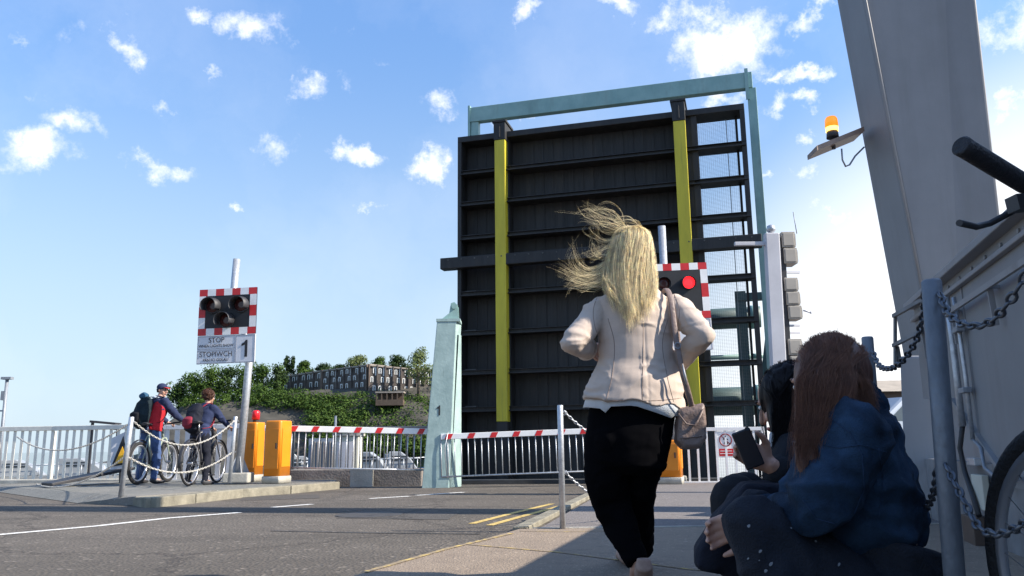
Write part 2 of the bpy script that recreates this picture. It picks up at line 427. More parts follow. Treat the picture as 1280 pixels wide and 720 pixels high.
# left island (cycle path) with kerb; raised
IZ = 0.09
ia, ib, ic = G(-200, 668, IZ), G(190, 625, IZ), G(420, 602, IZ)
idr = (ic - ia).normalized()
flat = [G(170, 620, IZ), G(300, 610, IZ), G(421, 601, IZ), G(418, 597, IZ), G(330, 593.5, IZ), G(170, 592, IZ)]
sheet('island', [V((p.x, p.y, 0)) for p in flat], IZ - .004, m_isl, .13)
mb = MB(); a, b_ = flat[0], flat[-1]; c_ = G(-120, 640, ROADZ + .006); d_ = G(-400, 600, ROADZ + .006); e_ = V((b_.x - 6, b_.y + .7, ROADZ + .006))
za = V((0, 0, -.004)); k9 = G(96, 629, ROADZ + .004); k9.z = ROADZ + .006; mb.quad([a + za, b_ + za, e_]); mb.quad([a + za, e_, k9]); mb.quad([k9 - UP * .1, a + za - UP * .1, a + za, k9]); tag(mb.build('island', m_isl), kind='structure')
mb = MB()
edge = [(G(143, 624.5, 0), .040), (G(190, 621.5, IZ), IZ), (G(240, 617, IZ), IZ), (G(300, 611, IZ), IZ), (G(360, 607, IZ), IZ), (G(421, 602, IZ), IZ)]
for (a, z0), (b, z1) in zip(edge[:-1], edge[1:]):
    d = (b - a); n = max(1, int(d.length / .9))
    for i in range(n):
        p, q = a + d * (i / n), a + d * ((i + 1) / n) - d.normalized() * .012
        zp, zq = z0 + (z1 - z0) * i / n, z0 + (z1 - z0) * (i + 1) / n
        sdv = V((-d.y, d.x, 0)).normalized() * .07
        mb.hexa([V((x.x, x.y, ROADZ - .03)) for x in (p - sdv, q - sdv, q + sdv, p + sdv)] + [V((p - sdv).to_2d().to_3d()) + UP * zp, V((q - sdv).to_2d().to_3d()) + UP * zq, V((q + sdv).to_2d().to_3d()) + UP * zq, V((p + sdv).to_2d().to_3d()) + UP * zp])
tag(mb.build('kerb', m_kerb, bevel=.012), kind='structure')
# painted lines
def stripe(name, pts, w, m, z=ROADZ, raise_=.004):
    mb = MB()
    pts = [G(x, y, z) for x, y in pts]
    for a, b in zip(pts[:-1], pts[1:]):
        d = (b - a).normalized(); n = V((-d.y, d.x, 0)) * w / 2; o = V((0, 0, raise_))
        mb.quad([a + n + o, a - n + o, b - n + o, b + n + o])
    return tag(mb.build(name, m, keep=True), kind='structure')
stripe('lane_line', [(-60, 674), (120, 658), (210, 648), (300, 641)], .10, m_wpaint)
stripe('lane_line', [(340, 634.5), (390, 630.5)], .10, m_wpaint)
stripe('lane_line', [(462, 623.5), (512, 620.5)], .10, m_wpaint)
stripe('lane_line', [(520, 619.5), (580, 615.5)], .10, m_wpaint)
stripe('yellow_line', [(590, 655), (640, 642), (690, 630)], .075, m_ypaint)
stripe('yellow_line', [(612, 657), (655, 645), (700, 633)], .075, m_ypaint)
m_yworn = mat('worn_yellow_paint', (.26, .20, .13), .8, var=.0, scale=14, col2=(.55, .40, .13), contrast=(.48, .60))
stripe('yellow_line', [(455, 716), (500, 703), (560, 686), (640, 667)], .04, m_yworn, z=0)
stripe('yellow_line', [(585, 681), (700, 691), (860, 712), (980, 722)], .022, m_yworn, z=0)
stripe('yellow_line', [(650, 664), (700, 665), (800, 664)], .02, m_yworn, z=0)
stripe('tar_seam', [(338, 664), (460, 666.5), (600, 668)], .03, m_tar)
stripe('tar_seam', [(260, 639), (420, 640), (545, 631)], .02, m_tar)
# resurfaced patches and old stains in the carriageway
def patch(pts, m):
    mb = MB(); q = [G(x, y, ROADZ) + V((0, 0, .003)) for x, y in pts]; mb.quad(q); tag(mb.build('road_patch', m, keep=True), kind='structure')
m_asph2 = ground_mat('asphalt_patch', (.085, .078, .07), (.10, .09, .082), (.035, .032, .03), speck=80)
patch([(420, 648), (560, 650), (575, 641), (455, 638)], m_asph2)
patch([(300, 626), (400, 623), (398, 618), (305, 620)], m_asph2)
# manhole cover on the road
mb = MB(); c = G(462, 644, ROADZ)
mb.loft([c + V((0, 0, -.01)), c + V((0, 0, .006))], .34, n=28, smooth=False)
tag(mb.build('manhole_cover', m_cover), 'round worn manhole cover in the road left of the footway', 'manhole cover')
# low concrete wall and pit edge at the bridge end
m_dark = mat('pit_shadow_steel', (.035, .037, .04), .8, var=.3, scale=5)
a, b = W(366, 600, 15.3), W(530, 600, 15.0)
mb = MB(); mb.beam(V((a.x, a.y, .10)), V((b.x, b.y, .10)), .35, .34)
o = tag(mb.build('parapet_wall', m_conc, bevel=.02), 'low weathered concrete wall under the quay railing', 'wall')
p = W(452, 600, 15.0); mb = MB(); mb.beam(V((p.x - .16, p.y - .22, .115)), V((p.x + .24, p.y - .22, .115)), .12, .35); mb.build('capping_stone', m_lightconc, o, bevel=.015)
# steel nosing plates where leaf closes
a, b = W(575, 609, 15.4), W(965, 600, 14.9)
mb = MB(); mb.beam(V((a.x, a.y, -.02)), V((b.x, b.y, -.02)), .5, .12)
tag(mb.build('bridge_nosing', m_dark), kind='structure')
# sheet piled breakwater out in the water on the left
m_rubble = mat('rubble_stone', (.20, .185, .12), .9, var=.5, scale=.6, bump=.8, bscale=3)
mb = MB(); rg = random.Random(3)
for i in range(620):
    t = rg.random(); x = -125 + 75 * t + rg.uniform(-1, 1); y = 62 + 22 * t + rg.gauss(0, 2.4); zz = -3.2 + max(0, 2.5 - abs(y - 62 - 22 * t) * .8) + rg.uniform(-.3, .3)
    r = rg.uniform(.5, 1.1)
    mb.ball((x, y, zz), (r, r * rg.uniform(.6, 1), r * rg.uniform(.5, .9)), 5, Matrix.Rotation(rg.random() * 6, 3, 'Z'))
for f in mb.bm.faces: f.smooth = False
tag(mb.build('breakwater', m_rubble), kind='structure')
# ================================================================== HEADLAND WITH TREES AND TERRACES
m_cliff = mat('cliff_rock', (.055, .052, .045), .95, var=.35, scale=.12, bump=1.0, bscale=.6, stretch=(1, 1, 4.5), col2=(.10, .092, .075))
m_turf = mat('hill_turf', (.05, .075, .02), .95, var=.4, scale=.15)
def leafmat(name, c, c2, tr=.3):
    m = bpy.data.materials.new(name); m.use_nodes = True; N, L, b = mnodes(m)
    oi = N.new('ShaderNodeTexCoord'); nz = N.new('ShaderNodeTexNoise'); nz.inputs['Scale'].default_value = .55; nz.inputs['Detail'].default_value = 4
    L.new(oi.outputs['Object'], nz.inputs['Vector'])
    mr = N.new('ShaderNodeMapRange'); mr.inputs['From Min'].default_value = .35; mr.inputs['From Max'].default_value = .65; L.new(nz.outputs['Fac'], mr.inputs['Value'])
    mx = N.new('ShaderNodeMix'); mx.data_type = 'RGBA'; mx.inputs['A'].default_value = (*c, 1); mx.inputs['B'].default_value = (*c2, 1); L.new(mr.outputs[0], mx.inputs['Factor'])
    L.new(mx.outputs['Result'], b.inputs['Base Color']); b.inputs['Roughness'].default_value = .7; b.inputs['Specular IOR Level'].default_value = .2
    tb = N.new('ShaderNodeBsdfTranslucent'); L.new(mx.outputs['Result'], tb.inputs['Color'])
    ms = N.new('ShaderNodeMixShader'); ms.inputs[0].default_value = tr
    L.new(b.outputs[0], ms.inputs[1]); L.new(tb.outputs[0], ms.inputs[2]); L.new(ms.outputs[0], N['Material Output'].inputs[0])
    return m
m_leafA = leafmat('foliage_mid', (.03, .065, .012), (.10, .165, .03))
m_leafB = leafmat('foliage_dark', (.018, .038, .012), (.05, .085, .022))
m_leafC = leafmat('foliage_pale', (.11, .15, .05), (.18, .21, .08))
m_bark = mat('bark', (.10, .08, .06), .9, var=.3, scale=2)
HY = 300.0
# ridge profile: photo px -> (cliff top y px) ; terrain falls to the sea on the left
prof = [(150, 578), (203, 560), (212, 545), (225, 508), (262, 500), (300, 497), (340, 492), (400, 486), (470, 483), (545, 482), (620, 470), (700, 478), (760, 515), (820, 560), (900, 578)]
def topz(px):
    for (a, ya), (b, yb) in zip(prof[:-1], prof[1:]):
        if a <= px <= b: return W(px, ya + (yb - ya) * (px - a) / (b - a), HY).z
    return -3.2
def hill():
    bm = bmesh.new(); cols = 220; rows = 26; g = []
    for i in range(cols + 1):
        px = 150 + 750 * i / cols; tz = topz(px); x0 = W(px, 500, HY).x; col = []
        for j in range(rows + 1):
            t = j / rows
            if t < .5:   # face
                u = t / .5; z = -3.5 + (tz + 3.5) * (u ** .8); y = HY - 22 + 26 * u ** 1.5
                y += 5 * mnoise.fractal(V((x0 * .03, z * .05, 1)), 1, 2, 4); z += 1.2 * mnoise.fractal(V((x0 * .05, y * .05, 7)), 1, 2, 4) * (1 if tz > 4 else .2)
            else:
                u = (t - .5) / .5; y = HY + 4 + 140 * u; z = tz * (1 + .05 * u) - (tz + 4) * max(0, (u - .7) / .3)
            col.append(bm.verts.new((x0 * (y / HY if t >= .5 else 1), y, z)))
        g.append(col)
    for i in range(cols):
        for j in range(rows):
            f = bm.faces.new([g[i][j], g[i + 1][j], g[i + 1][j + 1], g[i][j + 1]]); f.smooth = True; f.material_index = 0 if j < rows * .5 else 1
    me = bpy.data.meshes.new('headland'); bm.to_mesh(me); bm.free(); me.materials.append(m_cliff); me.materials.append(m_turf)
    tag(link_mesh('headland', me, None), kind='structure')
hill()
def leaves(bm, c, r, n, size, rg, shell=.55):
    for _ in range(n):
        d = V((rg.gauss(0, 1), rg.gauss(0, 1), rg.gauss(0, 1))).normalized()
        k = (shell + (1 - shell) * rg.random()) if rg.random() < .8 else rg.random()
        p = V(c) + V((d.x * r[0], d.y * r[1], d.z * r[2])) * k
        nrm = (d + V((rg.uniform(-.7, .7), rg.uniform(-.7, .7), rg.uniform(-.3, .9)))).normalized()
        t = nrm.orthogonal().normalized(); t = Quaternion(nrm, rg.random() * 6.28) @ t; b = nrm.cross(t); s = size * rg.uniform(.6, 1.3)
        v = [bm.verts.new(p + t * s), bm.verts.new(p + b * s * .6), bm.verts.new(p - t * s), bm.verts.new(p - b * s * .6)]
        bm.faces.new(v)
def tree(px, ytop, ybase, wpx, kind, label, Y=HY + 14, tall=False, group='trees along the headland ridge'):
    rg = random.Random(int(px * 13 + ytop)); base = W(px, ybase, Y); top = W(px, ytop, Y); h = top.z - base.z; wd = wpx * Y / F_PX / 2
    t = empty('ridge_tree', base, 0, label, 'tree', group)
    mb = MB(smooth=True); mb.loft([base - V((0, 0, 2)), base + V((0, 0, h * .35)), base + V((rg.uniform(-.3, .3), 0, h * .85))], [h * .035, h * .025, h * .006], n=7)
    cl = []
    nb = 5 if tall else 9
    for k in range(nb):
        a = rg.random() * 6.28; f = .35 + .6 * k / nb
        rr = wd * (1 - f * .7) if tall else wd * .62 * math.sin(min(1, f * 1.2) * PI * .8 + .3)
        e = base + V((math.cos(a) * rr, math.sin(a) * rr, h * f))
        mb.loft([base + V((0, 0, h * f * .6)), e], [h * .012, h * .004], n=5)
        cl.append((e, wd * (.5 if tall else rg.uniform(.4, .62)), h * (.16 if tall else rg.uniform(.12, .2))))
    cl.append((base + V((0, 0, h * .86)), wd * .4, h * .14))
    mb.build('trunk', m_bark, t)
    bm = bmesh.new()
    for e, r1, r2 in cl: leaves(bm, e, (r1 * 1.15, r1, r2 * 1.15), int(190 if not tall else 110), .42, rg)
    me = bpy.data.meshes.new('crown'); bm.to_mesh(me); bm.free()
    link_mesh('crown', me, [m_leafA, m_leafB, m_leafC][kind], t)
TR = [(222, 478, 545, 34, 1, 'dark tree at the seaward left tip of the headland'), (240, 466, 540, 36, 0, 'green tree above the bare cliff near the left tip'),
      (262, 462, 512, 40, 0, 'rounded green tree behind the curly haired cyclist'), (285, 459, 510, 38, 1, 'dark rounded tree left of the signal post'),
      (308, 461, 508, 34, 0, 'green tree directly behind the signal post foot of the ridge'), (328, 458, 505, 34, 0, 'bright bushy tree just right of the signal post'),
      (347, 458, 498, 26, 1, 'dark tree at the left end of the low terrace')]
for a in TR: tree(*a)
TR2 = [(357, 444, 480, 9, 1, 'tall narrow cypress, left one of the pair', True), (366, 445, 480, 9, 1, 'tall narrow cypress, right one of the pair', True),
       (380, 451, 482, 24, 0, 'green tree rising over the low terrace roof', False), (404, 455, 480, 26, 1, 'dark tree behind the step in the terrace roofs', False), (425, 456, 478, 24, 1, 'small dark tree behind the middle terrace', False),
       (447, 444, 476, 34, 2, 'pale spreading tree above the middle terrace', False), (473, 447, 476, 24, 0, 'round bright tree above the terrace corner', False),
       (497, 444, 476, 30, 1, 'dark spreading tree above the right terrace', False), (523, 436, 492, 40, 2, 'tall pale thin leaved tree beside the teal column', False)]
for px, yt, yb, w, k, l, tl in TR2: tree(px, yt, yb, w, k, l, HY + (34 if px < 515 else -6), tl)
# bushes covering the cliff: one uncountable mass
def scrub():
    rg = random.Random(5); bm = bmesh.new()
    n = 0
    while n < 820:
        px = rg.uniform(205, 800)
        if px < 385: yb = rg.uniform(492 if px > 335 else 486, 506)
        else: yb = rg.uniform(494 if px < 545 else 478, 562)
        if px < 385 and rg.random() < .6: continue
        tz = topz(px); p = W(px, yb, HY - 8)
        if p.z > tz + 1.5: continue
        u = max(0, min(1, (p.z + 3.5) / (tz + 3.5))) ** (1 / .8); y = HY - 22 + 26 * u ** 1.5 - 1
        p = W(px, yb, y); r = rg.uniform(1.6, 3.6)
        leaves(bm, p, (r * 1.2, r, r * .9), 75, .42, rg, .7); n += 1
    for i in range(90):   # wooded crest behind the individual trees
        px = rg.uniform(212, 350); top = 480 - 22 * min(1, max(0, (px - 212) / 60)); p = W(px, rg.uniform(top, 505), HY + rg.uniform(10, 22)); r = rg.uniform(2.0, 3.4); leaves(bm, p, (r * 1.2, r, r), 90, .45, rg, .7)
    for i in range(60):
        px = rg.uniform(350, 540); p = W(px, rg.uniform(460, 474), HY + 50); r = rg.uniform(2.0, 3.2); leaves(bm, p, (r * 1.3, r, r * .8), 80, .45, rg, .7)
    for i in range(150):   # low band along the cliff foot on the right
        px = rg.uniform(390, 830); p = W(px, rg.uniform(550, 572), HY - 23); r = rg.uniform(1.5, 3); leaves(bm, p, (r * 1.3, r, r), 60, .42, rg, .7)
    me = bpy.data.meshes.new('cliff_scrub'); bm.to_mesh(me); bm.free(); me.materials.append(m_leafA)
    tag(link_mesh('cliff_scrub', me, None), kind='stuff')
scrub()
# terraces
m_brick = mat('terrace_brick', (.105, .088, .078), .9, var=.35, scale=.5)
m_brick2 = mat('terrace_gable_brick', (.16, .12, .095), .9, var=.25, scale=.5)
m_roofc = mat('terrace_coping', (.30, .26, .22), .8, var=.2, scale=1)
m_white = mat('white_paint', (.80, .80, .78), .5, var=.05, scale=3)
m_glassd = mat('dark_window', (.04, .05, .06), .15, var=.1)
def terrace(x0, x1, yt0, yt1, yb0, yb1, Y0, Y1, nb, label, gable=False, rows=3):
    A, B = W(x0, yb0, Y0), W(x1, yb1, Y1); At, Bt = W(x0, yt0, Y0), W(x1, yt1, Y1)
    A.z -= 3; B.z -= 3
    root = empty('terrace_building', A, 0, label, 'building', 'apartment terraces on the headland')
    dv = V((B.x - A.x, B.y - A.y, 0)); u = dv.normalized(); nr = V((u.y, -u.x, 0)); dep = -nr * 12
    mb = MB(); mb.usem(m_brick)
    P = [A, B, V((B.x, B.y, Bt.z)), V((A.x, A.y, At.z))]
    mb.prism(P, dep); wl = mb.build('wall', m_brick, root)
    Lh = dv.length
    for i in range(nb + 1):   # party wall fins between the bays
        t = i / nb; p = A.lerp(B, t); zt = At.z + (Bt.z - At.z) * t
        mb = MB(); mb.box((p.x + nr.x * .3, p.y + nr.y * .3, (p.z + zt) / 2 + .2), (.45, .9, zt - p.z + .5), frameM(u)); mb.build('party_wall', m_brick2 if i in (0, nb) else m_brick, root)
    mb = MB()
    for i in range(nb):
        t = (i + .08) / nb; t2 = (i + .92) / nb
        a = V((A.x, A.y, At.z)).lerp(V((B.x, B.y, Bt.z)), t); b = V((A.x, A.y, At.z)).lerp(V((B.x, B.y, Bt.z)), t2)
        mb.beam(a + nr * .25 + UP * .1, b + nr * .25 + UP * .1, .6, .55)
    mb.build('parapet', m_roofc, root)
    for i in range(nb):
        t = (i + .5) / nb; p = A.lerp(B, t); zt = At.z + (Bt.z - At.z) * t; zb = W((x0 + x1) / 2, (yb0 + yb1) / 2, (Y0 + Y1) / 2).z
        H = zt - zb
        wd = Lh / nb
        for r in range(rows):
            z = zb + H * (r + .5) / rows; off = (-.16 if (i + r) % 2 else .14) * wd
            c = V((p.x, p.y, z)) + nr * .06 + u * off
            tall = H / rows * .62
            mb = MB(); mb.box(c, (wd * .24, .14, tall), frameM(u)); w = mb.build('window', m_glassd, root)
            mb = MB()
            for s in (-1, 1): mb.box(c + u * s * wd * .13 + nr * .05, (.26, .16, tall), frameM(u))
            mb.box(c + UP * tall * .45 + nr * .05, (wd * .26, .16, .3), frameM(u))
            mb.build('frame', m_white, w)
        mb = MB(); mb.box(V((p.x, p.y, zt - H * .2)) + nr * .08 + u * wd * .3, (wd * .13, .16, H * .3), frameM(u)); mb.build('render_panel', m_white, root)
    if gable:
        mb = MB(); mb.beam(V((B.x, B.y, Bt.z)) + u * .2 + UP * .3, V((B.x, B.y, Bt.z)) + dep + u * .2 + UP * .3, .7, .7); mb.build('coping', m_roofc, root)
terrace(345, 402, 473, 464, 488, 486, 330, 316, 6, 'low leftmost dark brick terrace on the headland ridge', rows=2)
terrace(403, 459, 464, 457, 487, 487, 314, 300, 6, 'middle dark brick terrace with white window frames on the ridge', True)
terrace(461, 540, 457, 464, 489, 494, 299, 306, 8, 'rightmost dark brick terrace on the ridge beside the teal column', True)
m_tim = mat('brown_timber', (.10, .07, .05), .8, var=.2, scale=1)
def pavilion():
    p = W(488, 500, 288); root = empty('cliff_pavilion', p, 0, 'small open brown timber pavilion on the green slope below the terraces', 'pavilion')
    mb = MB(); mb.box(p + V((0, 0, 2.6)), (10, 5, .5)); mb.build('roof', m_roofc, root)
    mb = MB(); mb.box(p + V((0, 0, -1.0)), (9.6, 5, 2)); mb.build('base', m_tim, root)
    for i in range(6):
        mb = MB(); mb.box(p + V((-4.6 + 1.84 * i, -2.2, 1.15)), (.4, .4, 2.4)); mb.build('post', m_tim, root)
    mb = MB(); mb.box(p + V((0, 1.2, 1.1)), (9.2, .4, 2.4)); mb.build('wall', m_tim, root)
pavilion()
# ================================================================== RAISED BRIDGE LEAF
m_steel = mat('black_bridge_steel', (.017, .0165, .017), .6, var=.4, scale=3, bump=.15, bscale=12, stretch=(3, 3, .5))
m_steelp = mat('plate_steel', (.024, .0235, .024), .65, var=.35, scale=2.5, bump=.2, bscale=9, stretch=(6, 6, .35))
m_yel = mat('yellow_painted_steel', (.55, .46, .03), .5, var=.12, scale=2, bump=.1, stretch=(3, 3, .6))
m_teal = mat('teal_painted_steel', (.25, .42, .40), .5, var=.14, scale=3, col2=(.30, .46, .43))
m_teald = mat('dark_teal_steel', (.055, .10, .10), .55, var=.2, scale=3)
grime(m_steelp, (.06, .05, .042), .6, .9, (4, 4, .3)); grime(m_steel, (.05, .042, .036), .5, 1.5, (3, 3, .4)); grime(m_yel, (.16, .14, .05), .6, 1.3, (4, 4, .25), .52, .72); grime(m_teal, (.16, .17, .14), .4, 2.2, (2, 2, .4))
m_mesh = mat('grating_wire', (.25, .26, .27), .5, metal=.3)
def build_leaf():
    DR = V((math.cos(R_(15.7)), -math.sin(R_(15.7)), 0)); NR = V((DR.y, -DR.x, 0))    # NR faces the viewer
    A = W(573, 480, 18.2); A.z = 0
    def uz(px, py):       # pixel -> (u, z) in the leaf's front plane
        d = ray(px, py); t = (A - CAM).dot(NR) / d.dot(NR); p = CAM + d * t; return (p - A).dot(DR), p.z
    def P(u, z, o=0): return A + DR * u + UP * z + NR * o
    uR = uz(942, 300)[0]; zt = uz(572, 172)[1]; ztR = uz(925, 130)[1]; ZT = (zt + ztR) / 2
    root = empty('bridge_leaf', A, 0, 'raised black bascule bridge leaf with two yellow stripes standing upright', 'bridge leaf')
    M3 = frameM(DR)
    def bx(mb, u0, u1, z0, z1, o0, o1): mb.box(P((u0 + u1) / 2, (z0 + z1) / 2, (o0 + o1) / 2), (abs(u1 - u0), abs(o1 - o0), z1 - z0), M3); return mb
    uy1 = uz(628, 300)[0]; uy2 = uz(857, 300)[0]; uo0 = uz(879, 300)[0]; uo1 = uz(929, 300)[0]
    print('leaf', uR, ZT, uy1, uy2, uo0, uo1)
    z0 = -.9
    # deck plate with corrugation strips
    mb = bx(MB(), .02, uo0 - .02, z0, ZT - .05, -.5, -.42); pl = mb.build('deck_plate', m_steelp, root)
    mb = MB(); u = .12
    while u < uo0 - .1:
        if abs(u - uy1) > .3 and abs(u - uy2) > .2: bx(mb, u, u + .20, z0, ZT - .08, -.42, -.405 + rnd.uniform(-.006, .004))
        u += .235
    mb.build('stiffener', m_steelp, pl)
    # girder webs at the two stripes, edge members
    for uu, w in ((uy1, .30), (uy2 + .12, .50)):
        bx(MB(), uu - w / 2, uu + w / 2, z0, ZT + .02, -.42, -.06).build('main_girder', m_steel, root, bevel=.01)
    bx(MB(), -.02, .07, z0, ZT, -.5, .02).build('edge_beam', m_steel, root)
    bx(MB(), uR - .10, uR, z0, ZT, -.5, .02).build('edge_beam', m_steel, root)
    bx(MB(), uo1 + .0, uo1 + .05, z0, ZT - .1, -.55, -.35).build('edge_beam', m_steel, root)
    bx(MB(), uo0 - .12, uo0, z0, ZT - .02, -.46, -.02).build('edge_beam', m_steel, root)
    bx(MB(), -.02, uR, ZT - .14, ZT + .0, -.52, .03).build('top_beam', m_steel, root, bevel=.01)
    # cross beams with flanges
    zs = [uz(572, y)[1] for y in (217, 256, 298)] + [uz(572, y)[1] for y in (368, 417, 466, 512)]
    for z in zs:
        mb = bx(MB(), .05, uR - .02, z - .035, z + .035, -.45, -.02)
        bx(mb, .05, uR - .02, z - .06, z - .036, -.12, .06); bx(mb, .05, uR - .02, z + .036, z + .05, -.12, .03)
        mb.build('cross_beam', m_steel, root)
    zb = uz(572, 330)[1]
    ul = uz(553, 330)[0]; ur = uz(953, 312)[0]
    bx(MB(), ul, ur, zb - .13, zb + .13, -.1, .16).build('lifting_beam', m_steel, root, bevel=.015)
    m_greyst = mat('worn_steel_edge', (.07, .068, .065), .5, var=.3, scale=9)
    # yellow stripes
    ztop = uz(625, 178)[1]
    bx(MB(), uy1 - .125, uy1 + .125, uz(636, 527)[1], ztop, -.06, .165).build('yellow_stripe', m_yel, root, bevel=.008)
    bx(MB(), uy2 - .125, uy2 + .135, uz(870, 520)[1], uz(852, 154)[1], -.06, .165).build('yellow_stripe', m_yel, root, bevel=.008)
    for uu, zz, hh in ((uy1, ztop, .42), (uy2, uz(852, 154)[1], .44)):
        mb = bx(MB(), uu - .14, uu + .14, zz + .002, zz + hh, -.45, .18); bx(mb, uu - .17, uu + .17, zz + hh + .002, zz + hh + .06, -.45, .2)
        bx(mb, uu - .02, uu + .02, zz + .05, zz + hh - .05, .182, .2)
        mb.build('end_bracket', m_steel, root, bevel=.01)
    bx(MB(), uy1 - .12, uy1 + .12, z0, uz(636, 527)[1] - .003, -.06, .15).build('stripe_foot', m_steel, root)
    # footway grating in the open bays
    mb = MB(); u = uo0 + .03
    while u < uo1:
        bx(mb, u, u + .003, z0, ZT - .15, -.45, -.44); u += .045
    z = z0
    while z < ZT - .15: bx(mb, uo0, uo1, z, z + .004, -.436, -.432); z += .030
    bx(mb, uo0 + .62, uo0 + .635, z0, ZT - .15, -.43, -.40)
    mb.build('footway_grating', m_mesh, root)
    # small brackets on left panel
    for z in zs: bx(MB(), .14, .4, z + .06, z + .075, -.2, -.05).build('small_bracket', m_greyst, root)
    # bolt heads on the lifting beam and top brackets
    for k in range(22):
        u = ul + .2 + k * (ur - ul - .4) / 21; q = P(u, zb + .07, .16); MB().loft([q, q + NR * .012], .018, n=6).build('bolt', m_greyst, root)
    # teal portal frame behind the leaf (deck side)
    t = empty('portal_frame', P(0, 0, -1.0), 0, 'pale teal steel portal frame rising behind the top of the black leaf', 'frame')
    of = -1.3
    def uz2(px, py):
        d = ray(px, py); t_ = (A + NR * of - CAM).dot(NR) / d.dot(NR); p = CAM + d * t_; return (p - A).dot(DR), p.z
    uL, zL = uz2(586, 134); uRR, zR = uz2(938, 90); uRb = uz2(956, 500)[0]
    ztp = (zL + zR) / 2; hb = zL - uz2(586, 152)[1]
    print('portal', uL, uRR, uRb, zL, zR, hb)
    mb = bx(MB(), uL, uRR + .03, ztp - hb, ztp, of - .2, of); mb.build('cross_beam', m_teal, t, bevel=.01)
    bx(MB(), uL + .05, uL + .25, -.8, ztp - hb - .003, of - .18, of - .02).build('leg', m_teal, t, bevel=.01)
    bx(MB(), uL - .02, uL + .035, ztp - hb - .9, ztp + .05, of - .12, of + .02).build('edge_plate', m_teal, t)
    bx(MB(), uRR - .1, uRR + .1, -.8, ztp - hb - .003, of - .18, of - .02).build('leg', m_teal, t, bevel=.01)
    bx(MB(), uRR - .14, uRR - .06, ztp - hb - .3, ztp + .08, of - .0, of + .03).build('gusset_plate', m_teal, t)
    # counterweight tubes seen through the bays
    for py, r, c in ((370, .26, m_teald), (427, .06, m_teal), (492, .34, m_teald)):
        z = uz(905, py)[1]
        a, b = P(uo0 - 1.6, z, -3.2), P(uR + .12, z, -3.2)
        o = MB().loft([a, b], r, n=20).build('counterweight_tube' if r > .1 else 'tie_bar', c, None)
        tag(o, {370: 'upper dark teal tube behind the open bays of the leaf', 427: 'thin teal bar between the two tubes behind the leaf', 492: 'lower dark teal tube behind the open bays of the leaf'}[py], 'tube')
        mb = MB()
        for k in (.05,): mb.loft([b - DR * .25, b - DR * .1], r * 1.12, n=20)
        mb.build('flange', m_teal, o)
    # dark teal side frame
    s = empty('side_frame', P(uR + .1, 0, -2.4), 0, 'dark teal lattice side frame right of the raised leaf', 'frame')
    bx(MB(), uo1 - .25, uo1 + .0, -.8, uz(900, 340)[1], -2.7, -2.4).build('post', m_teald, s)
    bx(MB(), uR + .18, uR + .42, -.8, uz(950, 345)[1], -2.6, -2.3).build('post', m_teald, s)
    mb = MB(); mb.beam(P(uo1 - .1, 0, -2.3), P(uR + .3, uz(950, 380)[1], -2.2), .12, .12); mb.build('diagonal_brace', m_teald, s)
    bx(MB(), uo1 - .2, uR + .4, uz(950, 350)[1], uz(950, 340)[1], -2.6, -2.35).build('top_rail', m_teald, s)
build_leaf()

def numeral_one(h, c, xd, ud, m, name, parent):
    x = V(xd).normalized(); u = V(ud).normalized(); n = x.cross(u)
    k = [(-.02, -.5), (.14, -.5), (.14, .5), (.03, .5), (-.06, .36), (-.22, .27), (-.22, .14), (-.02, .22)]
    mb = MB(); mb.prism([V(c) + x * a * h + u * b * h for a, b in k], n * .003); return mb.build(name, m, parent)
# teal tapered column with the number 1
m_teal2 = mat('weathered_teal_paint', (.30, .42, .41), .55, var=.16, scale=4, bump=.15, bscale=20, col2=(.38, .50, .48))
def stains():
    N, L, b = mnodes(m_teal2)
    tc = N.new('ShaderNodeTexCoord'); nz = N.new('ShaderNodeTexNoise'); nz.inputs['Scale'].default_value = 9; nz.inputs['Detail'].default_value = 8; nz.inputs['Roughness'].default_value = .75
    mp = N.new('ShaderNodeMapping'); mp.inputs['Scale'].default_value = (2, 2, .5); L.new(tc.outputs['Object'], mp.inputs['Vector']); L.new(mp.outputs[0], nz.inputs['Vector'])
    mr = N.new('ShaderNodeMapRange'); mr.inputs['From Min'].default_value = .6; mr.inputs['From Max'].default_value = .72; mr.inputs['To Max'].default_value = .7; L.new(nz.outputs['Fac'], mr.inputs['Value'])
    old = b.inputs['Base Color'].links[0].from_socket
    mx = N.new('ShaderNodeMix'); mx.data_type = 'RGBA'; L.new(mr.outputs[0], mx.inputs['Factor']); L.new(old, mx.inputs['A']); mx.inputs['B'].default_value = (.13, .12, .08, 1)
    L.new(mx.outputs['Result'], b.inputs['Base Color'])
stains()
m_black = mat('black_paint', (.02, .02, .022), .5, var=.15)
